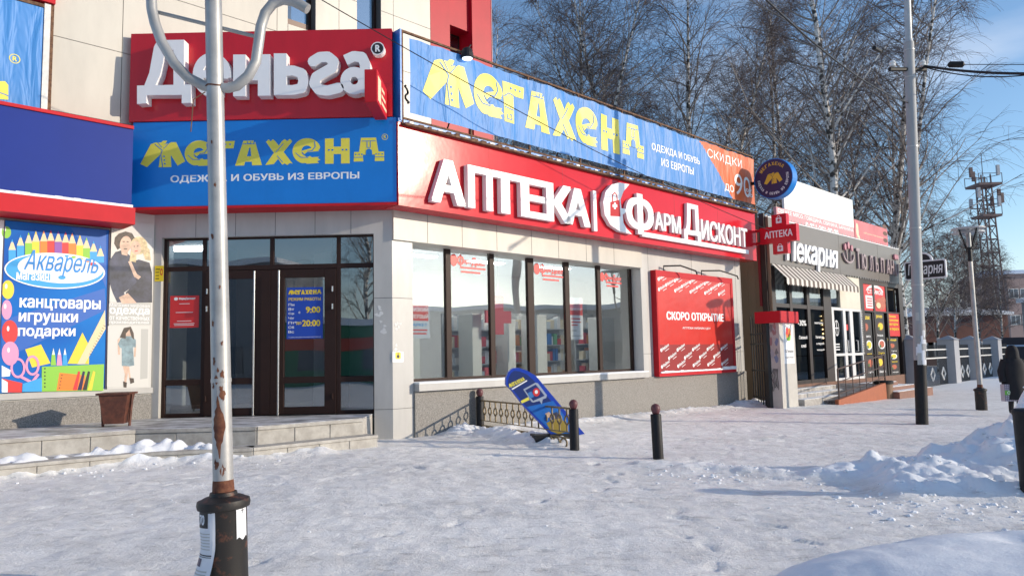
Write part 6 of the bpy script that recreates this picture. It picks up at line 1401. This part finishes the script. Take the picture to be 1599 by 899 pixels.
mb = MB(); mb.pbox(PBG, -.02, .38, bp2.z, bp2.z + .42, -.08, .08, LAV); mb.flat(PBG, [rect2(-.02 + .05 * i, bp2.z, .0 + .05 * i, bp2.z + .42) for i in range(8)], .082, M('bag_line', (.2, .16, .22), .6)); mb.flat(PBG, [rect2(-.02, bp2.z + .04 + .055 * i, .38, bp2.z + .055 + .055 * i) for i in range(7)], .084, bpy.data.materials['bag_line']); mb.flat(PBG, [rect2(-.02, bp2.z + .16, .38, bp2.z + .27)], .086, M('bag_green', (.15, .45, .05), .5)); mb.flat(PBG, [q for q in stroke(arc(.08, bp2.z + .215, .035, .035, 0, 360, 10), .014)], .088, WHITEP); mb.build('sack', t)
mb = MB(); mb.tube([bp2 + Vector((.06, 0, .42)), bp2 + Vector((.12, 0, .52)), bp2 + Vector((.24, 0, .52)), bp2 + Vector((.3, 0, .42))], .012, BLACK, 6); mb.build('handle', t)
# a tiny far walker by the fence, as in the photograph
# ================================================================== TREES
def bark():
    m, t_, b = material('birch_bark'); L = t_.links.new; tc = t_.nodes.new('ShaderNodeTexCoord'); mp = t_.nodes.new('ShaderNodeMapping'); mp.inputs['Scale'].default_value = (1, 1, 1.6)
    n = t_.nodes.new('ShaderNodeTexNoise'); n.inputs['Scale'].default_value = 3.2; n.inputs['Detail'].default_value = 5; r = t_.nodes.new('ShaderNodeValToRGB'); r.color_ramp.elements[0].position = .43; r.color_ramp.elements[1].position = .5
    r.color_ramp.elements[0].color = (.05, .045, .04, 1); r.color_ramp.elements[1].color = (.66, .63, .59, 1); L(tc.outputs['Object'], mp.inputs[0]); L(mp.outputs[0], n.inputs[0]); L(n.outputs[0], r.inputs[0]); L(r.outputs[0], b.inputs['Base Color']); b.inputs['Roughness'].default_value = .8
    return m
BARK = bark(); TWIG = M('twig', (.105, .075, .07), .8); BR2 = M('branch_bark', (.27, .23, .2), .8, var=.4, vs=3)
def birch(seed, Hh, lean=0, fork=False, dens=1.0, low=.22, weep=1.0):
    g = random.Random(seed); tr, br = MB(), MB()
    def path(p, d, L_, n, up, wob, droop=0):
        pts = [p]; d = d.normalized(); 
        for i in range(n):
            f = (i + 1) / n; d = (d + Vector((g.gauss(0, wob), g.gauss(0, wob), g.gauss(0, wob) + up - droop * f * f))).normalized(); pts.append(pts[-1] + d * L_ / n)
        return pts
    stems = [path(Vector((0, 0, -.5)), Vector((lean, lean * .5, 1)), Hh, 12, .02, .035)]
    radii = [[max(.018, .185 * (Hh / 20) * (1 - (i / 12)) ** .8) for i in range(13)]]
    if fork:
        k = 3 + g.randrange(3); p0 = stems[0][k]; stems.append(path(p0, Vector((g.choice((-.3, .3)), g.uniform(-.2, .2), 1)), Hh * (1 - k / 12) * .95, 9, .03, .04)); radii.append([max(.015, radii[0][k] * .75 * (1 - i / 9) ** .8) for i in range(10)])
    for st, rd in zip(stems, radii): tr.tube(st, rd, BARK, 8)
    for st, rd in zip(stems, radii):
        n = int(46 * dens * (len(st) / 13))
        for i in range(n):
            f = low + (1 - low) * (i + g.random()) / n
            if st is not stems[0]: f = (i + .5) / n
            x = f * (len(st) - 1); k = min(int(x), len(st) - 2); p = st[k].lerp(st[k + 1], x - k); r0 = max(.014, rd[k] * .42 * g.uniform(.6, 1))
            az = g.uniform(0, 6.283); el = g.uniform(.5, 1.1); L1_ = Hh * (.10 + .20 * (1 - f)) * g.uniform(.6, 1.2)
            d = Vector((math.cos(az) * math.cos(el), math.sin(az) * math.cos(el), math.sin(el))); pr_ = path(p, d, L1_, 6, .03, .10, .10 * weep)
            (br if r0 < .05 else tr).tube(pr_, [r0 * (1 - .8 * j / 6) + .004 for j in range(7)], BR2 if r0 < .05 else BARK, 5, False)
            for j in range(int(7 * dens) + 1):
                y = g.uniform(.8, 6); k2 = min(int(y), 5); q = pr_[k2].lerp(pr_[k2 + 1], y - k2); dd_ = (pr_[k2 + 1] - pr_[k2]).normalized(); sd = Vector((g.gauss(0, 1), g.gauss(0, 1), g.gauss(0, .7)))
                L2_ = L1_ * g.uniform(.25, .5); s2 = path(q, dd_ + sd * .55, L2_, 5, 0, .13, .28 * weep); br.tube(s2, [.0105 * (1 - .6 * a / 5) for a in range(6)], TWIG, 3, False)
                for _ in range(int(5 * dens) + 1):
                    y2 = g.uniform(.5, 5); k3 = min(int(y2), 4); q2 = s2[k3].lerp(s2[k3 + 1], y2 - k3); d3 = (s2[k3 + 1] - s2[k3]).normalized() + Vector((g.gauss(0, .5), g.gauss(0, .5), g.gauss(-.15 * weep, .4)))
                    br.tube(path(q2, d3, g.uniform(.5, 1.3) * Hh / 20, 3, 0, .14, .35 * weep), [.0065, .006, .005, .004], TWIG, 3, False)
    return tr, br
protos = []
for i, (sd, hh_, ln_, fk, dn) in enumerate(((1, 24, .0, False, 1.15), (2, 25, .03, True, 1.1), (3, 22, -.04, False, 1.15), (4, 24, .12, False, 1.0), (5, 24, -.02, True, 1.15), (6, 12, .05, True, 1.0))):
    t = thing('birch_tree', 'x', 'tree', (0, 0, 0), 'bare birches behind the shops'); tr, br = birch(sd, hh_, ln_, fk, dn); tr.build('trunk', t, smooth=True); br.build('crown', t); protos.append(t)
spots = [(985, 58, 0, 'bare birch farthest back, left of the white stemmed one'), (1352, 56, 2, 'bare birch in the back row between the two stout trunks'), (1180, 60, 4, 'bare birch farthest back above the round sign'), (826, 55, 4, 'tall bare birch in the back row between the red tower and the banner wordmark'), (1048, 54, 2, 'bare birch in the back row behind the banner slogan'), (778, 46, 0, 'bare birch right beside the red tower'), (862, 47, 2, 'slender bare birch above the wordmark of the blue banner'), (912, 40, 1, 'forked bare birch rising behind the middle of the blue banner'), (958, 50, 4, 'bare birch in the second row behind the banner, right of the forked one'), (1006, 39, 4, 'white stemmed birch above the small lettering of the blue banner'), (1090, 38, 0, 'birch with a straight dark lower trunk left of the orange banner end'), (1110, 41, 3, 'birch leaning to the right above the orange banner end'),
         (1150, 54, 1, 'bare birch far back above the orange banner end'), (1206, 43, 2, 'birch standing above the round blue sign'), (1232, 45, 0, 'thin birch just right of the round blue sign'), (1303, 33, 1, 'thickest white birch trunk, behind the white roof board'), (1270, 52, 4, 'bare birch in the back row left of the thickest trunk'), (1376, 36, 4, 'stout birch behind the far pink roof board, left of the utility pole'), (1418, 48, 2, 'birch whose crown spreads behind the utility pole'),
         (1462, 52, 5, 'low spreading birch behind the hanging bakery sign'), (1440, 62, 5, 'small bare tree beyond the fence, left of the distant lamp'), (1490, 68, 5, 'small bare tree beyond the fence, behind the distant lamp'), (1512, 82, 5, 'bare tree in front of the brick building far away'), (1532, 70, 5, 'bare tree half hiding the brick building, left of the lattice tower'), (1566, 73, 5, 'bare tree half hiding the brick building, right of the lattice tower'), (1594, 120, 5, 'hazy bare tree at the right edge above the pink block')]
used = set(); rr = random.Random(21)
for px, dep, v, lab in spots:
    p = pxd(px, 540, dep); loc = (p.x, p.y, -.4); rz = rr.uniform(0, 6.28); s_ = rr.uniform(.92, 1.08)
    if v not in used: o = protos[v]; o.location = loc; o.rotation_euler = (0, 0, rz if v != 3 else 0); used.add(v); o['label'] = lab
    else: o = dup(protos[v], loc, rz if v != 3 else R(20), lab, None, s_)
# ================================================================== FAR THINGS
bx = lambda px, py, dep: pxd(px, py, dep)
def far_building(name, label, px0, px1, ytop, dep, wall, roofm, rows, cols, zg_=-.5, depth=12, win=None):
    a, b = bx(px0, ytop, dep), bx(px1, ytop, dep); t = thing(name, label, 'building', ((a.x + b.x) / 2, dep, zg_)); pl = Plane(a.x, dep, 0); L_ = b.x - a.x; zt2 = a.z
    mb = MB(); mb.pbox(pl, 0, L_, zg_ - 1, zt2, -depth, 0, wall); mb.build('wall', t)
    mb = MB(); mb.hexa([pl.P(-.4, zt2, .5), pl.P(L_ + .4, zt2, .5), pl.P(L_ + .4, zt2, -depth), pl.P(-.4, zt2, -depth), pl.P(-.4, zt2 + .25, .5), pl.P(L_ + .4, zt2 + .25, .5), pl.P(L_ - .2, zt2 + 1.2, -depth / 2), pl.P(.2, zt2 + 1.2, -depth / 2)], roofm); mb.build('roof', t)
    for r_ in range(rows):
        for c_ in range(cols):
            s = L_ * (c_ + .5) / cols; z = zg_ + .9 + (zt2 - zg_ - .6) * r_ / rows; mb = MB(); mb.pbox(pl, s - .75, s + .75, z, z + 1.5, 0, .06, WHI2); w_ = mb.build('window', t)
            for k in (-1, 1): mb = MB(); mb.pbox(pl, s + (-.66 if k < 0 else .06), s + (-.06 if k < 0 else .66), z + .1, z + 1.4, .06, .075, win or DARK); mb.build('pane', w_)
    return t
BRK = M('brick_red', (.15, .065, .055), .8, var=.15, vs=.8); PNK = M('pinkish_render', (.27, .2, .19), .8, var=.06); SLB = M('snowy_blue_roof', (.5, .58, .7), .7); WGL = M('far_window', (.08, .1, .13), .2)
far_building('brick_building', 'low red brick building with white windows behind the fence', 1425, 1573, 494, 78, BRK, SNOWW, 1, 12, win=WGL)
far_building('apartment_block', 'pink rendered apartment block with a blue roof edge at the right edge', 1571, 1680, 428, 112, PNK, SLB, 3, 6, win=WGL)
pl = Plane(bx(1576, 500, 111.6).x, 111.6, 0); mb = MB(); 
# lattice tower
tp = bx(1561, 540, 96); t = thing('lattice_tower', 'rusty lattice radio tower with two antenna platforms above the fence', 'tower', (tp.x, tp.y, -.5)); LAT = M('lattice_steel', (.12, .08, .08), .7)
zt3 = bx(1540, 292, 96).z; zp2 = bx(1545, 340, 96).z; W0, W1 = .88, .62
hw = lambda z: W0 + (W1 - W0) * (z + .5) / (zt3 + .5)
cor = lambda k, z: Vector((tp.x - (z * .02) + hw(z) * (1, -1, -1, 1)[k], tp.y + hw(z) * (1, 1, -1, -1)[k], z))
mb = MB()
for k in range(4): mb.tube([cor(k, -.5), cor(k, zt3 + 1.5)], .10, LAT, 4)
mb.build('legs', t); mb = MB(); nz_ = 13
for i in range(nz_):
    z0, z1 = -.5 + (zt3 + .5) * i / nz_, -.5 + (zt3 + .5) * (i + 1) / nz_
    for k in range(4): mb.tube([cor(k, z0), cor((k + 1) % 4, z1)], .065, LAT, 3); mb.tube([cor(k, z1), cor((k + 1) % 4, z1)], .08, LAT, 3)
mb.build('bracing', t)
for z, w_ in ((zt3, 1.5), (zp2, 1.25)):
    mb = MB(); cx_ = tp.x - z * .02; mb.box(cx_ - w_, cx_ + w_, tp.y - w_, tp.y + w_, z, z + .3, LAT)
    for sx in (-1, 0, 1):
        for sy in (-1, 1): mb.tube([Vector((cx_ + sx * w_, tp.y + sy * w_, z + .2)), Vector((cx_ + sx * w_, tp.y + sy * w_, z + 1.5))], .05, LAT, 3)
    for sy in (-1, 1): mb.tube([Vector((cx_ - w_, tp.y + sy * w_, z + 1.5)), Vector((cx_ + w_, tp.y + sy * w_, z + 1.5))], .05, LAT, 3)
    mb.build('platform', t)
rr = random.Random(2)
for i in range(9):
    z = rr.choice((zt3 - 2.4, zt3 - 1.6, zt3 + 1.2, zp2 + 1.2)); a = rr.uniform(0, 6.28); c_ = Vector((tp.x - z * .02 + 1.9 * math.cos(a), tp.y + 1.9 * math.sin(a), z)); mb = MB(); mb.box(c_.x - .18, c_.x + .18, c_.y - .15, c_.y + .15, z, z + 1.3, GPI if i % 2 else LAT); mb.tube([c_, Vector((tp.x - z * .02, tp.y, z))], .05, LAT, 3); mb.build('antenna', t)
mb = MB(); mb.tube([Vector((tp.x - zt3 * .02, tp.y, zt3)), Vector((tp.x - zt3 * .02, tp.y, zt3 + 4.5))], .05, LAT, 3); mb.build('mast', t)
# board fence and distant lamp beyond the fence
a, b = bx(1560, 527, 60), bx(1640, 527, 60); mb = MB(); mb.box(a.x, b.x, 60, 60.1, -.6, a.z, M('dark_board', (.05, .04, .045), .8)); mb.box(a.x, b.x, 59.95, 60.12, a.z - .75, a.z - .6, SLB); tag(mb.build('board_fence', None, loc=(a.x, 60, -.5)), 'dark board fence with a snowy rail under the pink apartment block', 'fence')
# loose clods thrown up along the ploughed bank, the steps and the wall
mb = MB(); g = random.Random(8)
def clod(x, y, r):
    z = H(x, y); n = 6; ph_ = g.uniform(0, 6); vs = []
    for rr2, zz in ((.9, -.25), (1.0, .15), (.6, .62)):
        for k in range(n): a = ph_ + 2 * math.pi * k / n; q = rr2 * r * .75 * g.uniform(.7, 1.2); vs.append((x + q * math.cos(a), y + q * math.sin(a) * .85, z + zz * r * .55 * g.uniform(.7, 1.2)))
    vs.append((x, y, z + .42 * r)); r *= .7; mb.add(vs, [(i * n + k, i * n + (k + 1) % n, (i + 1) * n + (k + 1) % n, (i + 1) * n + k) for i in (0, 1) for k in range(n)] + [(2 * n + k, 2 * n + (k + 1) % n, 3 * n) for k in range(n)], SNOWW)
for i in range(420): x = 3.2 + 4 * g.random() ** .8; y = 7.7 + g.gauss(0, .4) if g.random() < .6 else 7.8 + 2.4 * g.random(); clod(x, y, .018 + .05 * g.random() ** 3)
for i in range(220): s = 1.2 + 12 * g.random(); p = P2.P(s, 0, .12 + abs(g.gauss(0, .4))); clod(p.x, p.y, .012 + .04 * g.random() ** 3)
for i in range(160): t_ = g.random(); x = -9 + 5.8 * t_; clod(x, 8.5 + 3.1 * min(1, t_ * 1.35) + g.gauss(0, .3) - .45, .012 + .04 * g.random() ** 3)
for i in range(140): clod(1.7 + 2.1 * g.random(), 10.2 - .7 * g.random() + g.gauss(0, .25), .012 + .035 * g.random() ** 3)
for i in range(260): clod(-6 + 12 * g.random(), 5 + 8 * g.random(), .008 + .018 * g.random() ** 3)
o = mb.build('snow_clods', None); o['kind'] = 'stuff'
# woods closing the horizon, left and right of the town
mb = MB(); g = random.Random(4); WOOD = M('far_wood', (.12, .11, .125), .9)
for i in range(700):
    a = R(g.uniform(20, 160)); d_ = g.uniform(230, 300); x, y = d_ * math.cos(a), d_ * math.sin(a); h_ = g.uniform(6, 11); r_ = g.uniform(2, 4)
    mb.lathe((x, y, -.5), [(.3, 0), (r_, h_ * .4), (r_ * .7, h_ * .75), (.3, h_)], WOOD, 6)
o = mb.build('distant_woods', None); o['kind'] = 'stuff'
# ================================================================== ACROSS THE STREET (seen only as reflections)
def opposite(label, x0, x1, y0, y1, h_, wall, band=None, face='x'):
    t = thing('street_building', label, 'building', ((x0 + x1) / 2, (y0 + y1) / 2, -.5)); mb = MB(); mb.box(x0, x1, y0, y1, -.6, h_, wall); mb.build('wall', t); mb = MB(); mb.box(x0 - .3, x1 + .3, y0 - .3, y1 + .3, h_, h_ + .4, SNOWW); mb.build('roof', t)
    if band: mb = MB(); mb.box(x0 - .06, x1 + .06, y0 - .06, y1 + .06, h_ * .55, h_ * .75, band); mb.build('band', t)
    n = 9
    for i in range(n):
        mb = MB()
        if face == 'x': y = y0 + (y1 - y0) * (i + .5) / n; mb.box(x0 - .05, x0, y - 1, y + 1, .8, 2.4, WGL)
        else: x = x0 + (x1 - x0) * (i + .5) / n; mb.box(x - .8, x + .8, y1, y1 + .05, .8, 2.3, WGL)
        mb.build('window', t)
opposite('long grey building across the street, mirrored in the pharmacy windows', 48, 60, -20, 70, 5.4, M('opposite_grey', (.3, .29, .28), .8, var=.1))
opposite('plain grey house behind the camera, mirrored in the left door leaf', -70, -16, -34, -22, 8, M('behind_grey', (.2, .21, .23), .8, var=.1), None, 'y')
opposite('green kiosk row with a red band, mirrored in the doors', -14, 22, -26, -16, 3.6, M('kiosk_green', (.03, .18, .09), .6), M('kiosk_red', (.5, .07, .04), .6), 'y')
for i, (x, y, v, lab) in enumerate(((6, -30, 0, 'bare birch behind the green kiosks'), (-12, -34, 2, 'bare birch behind the left end of the green kiosks'), (30, -30, 4, 'bare birch beyond the right end of the green kiosks'))): dup(protos[v], (x, y, -.5), i * 1.3, lab)
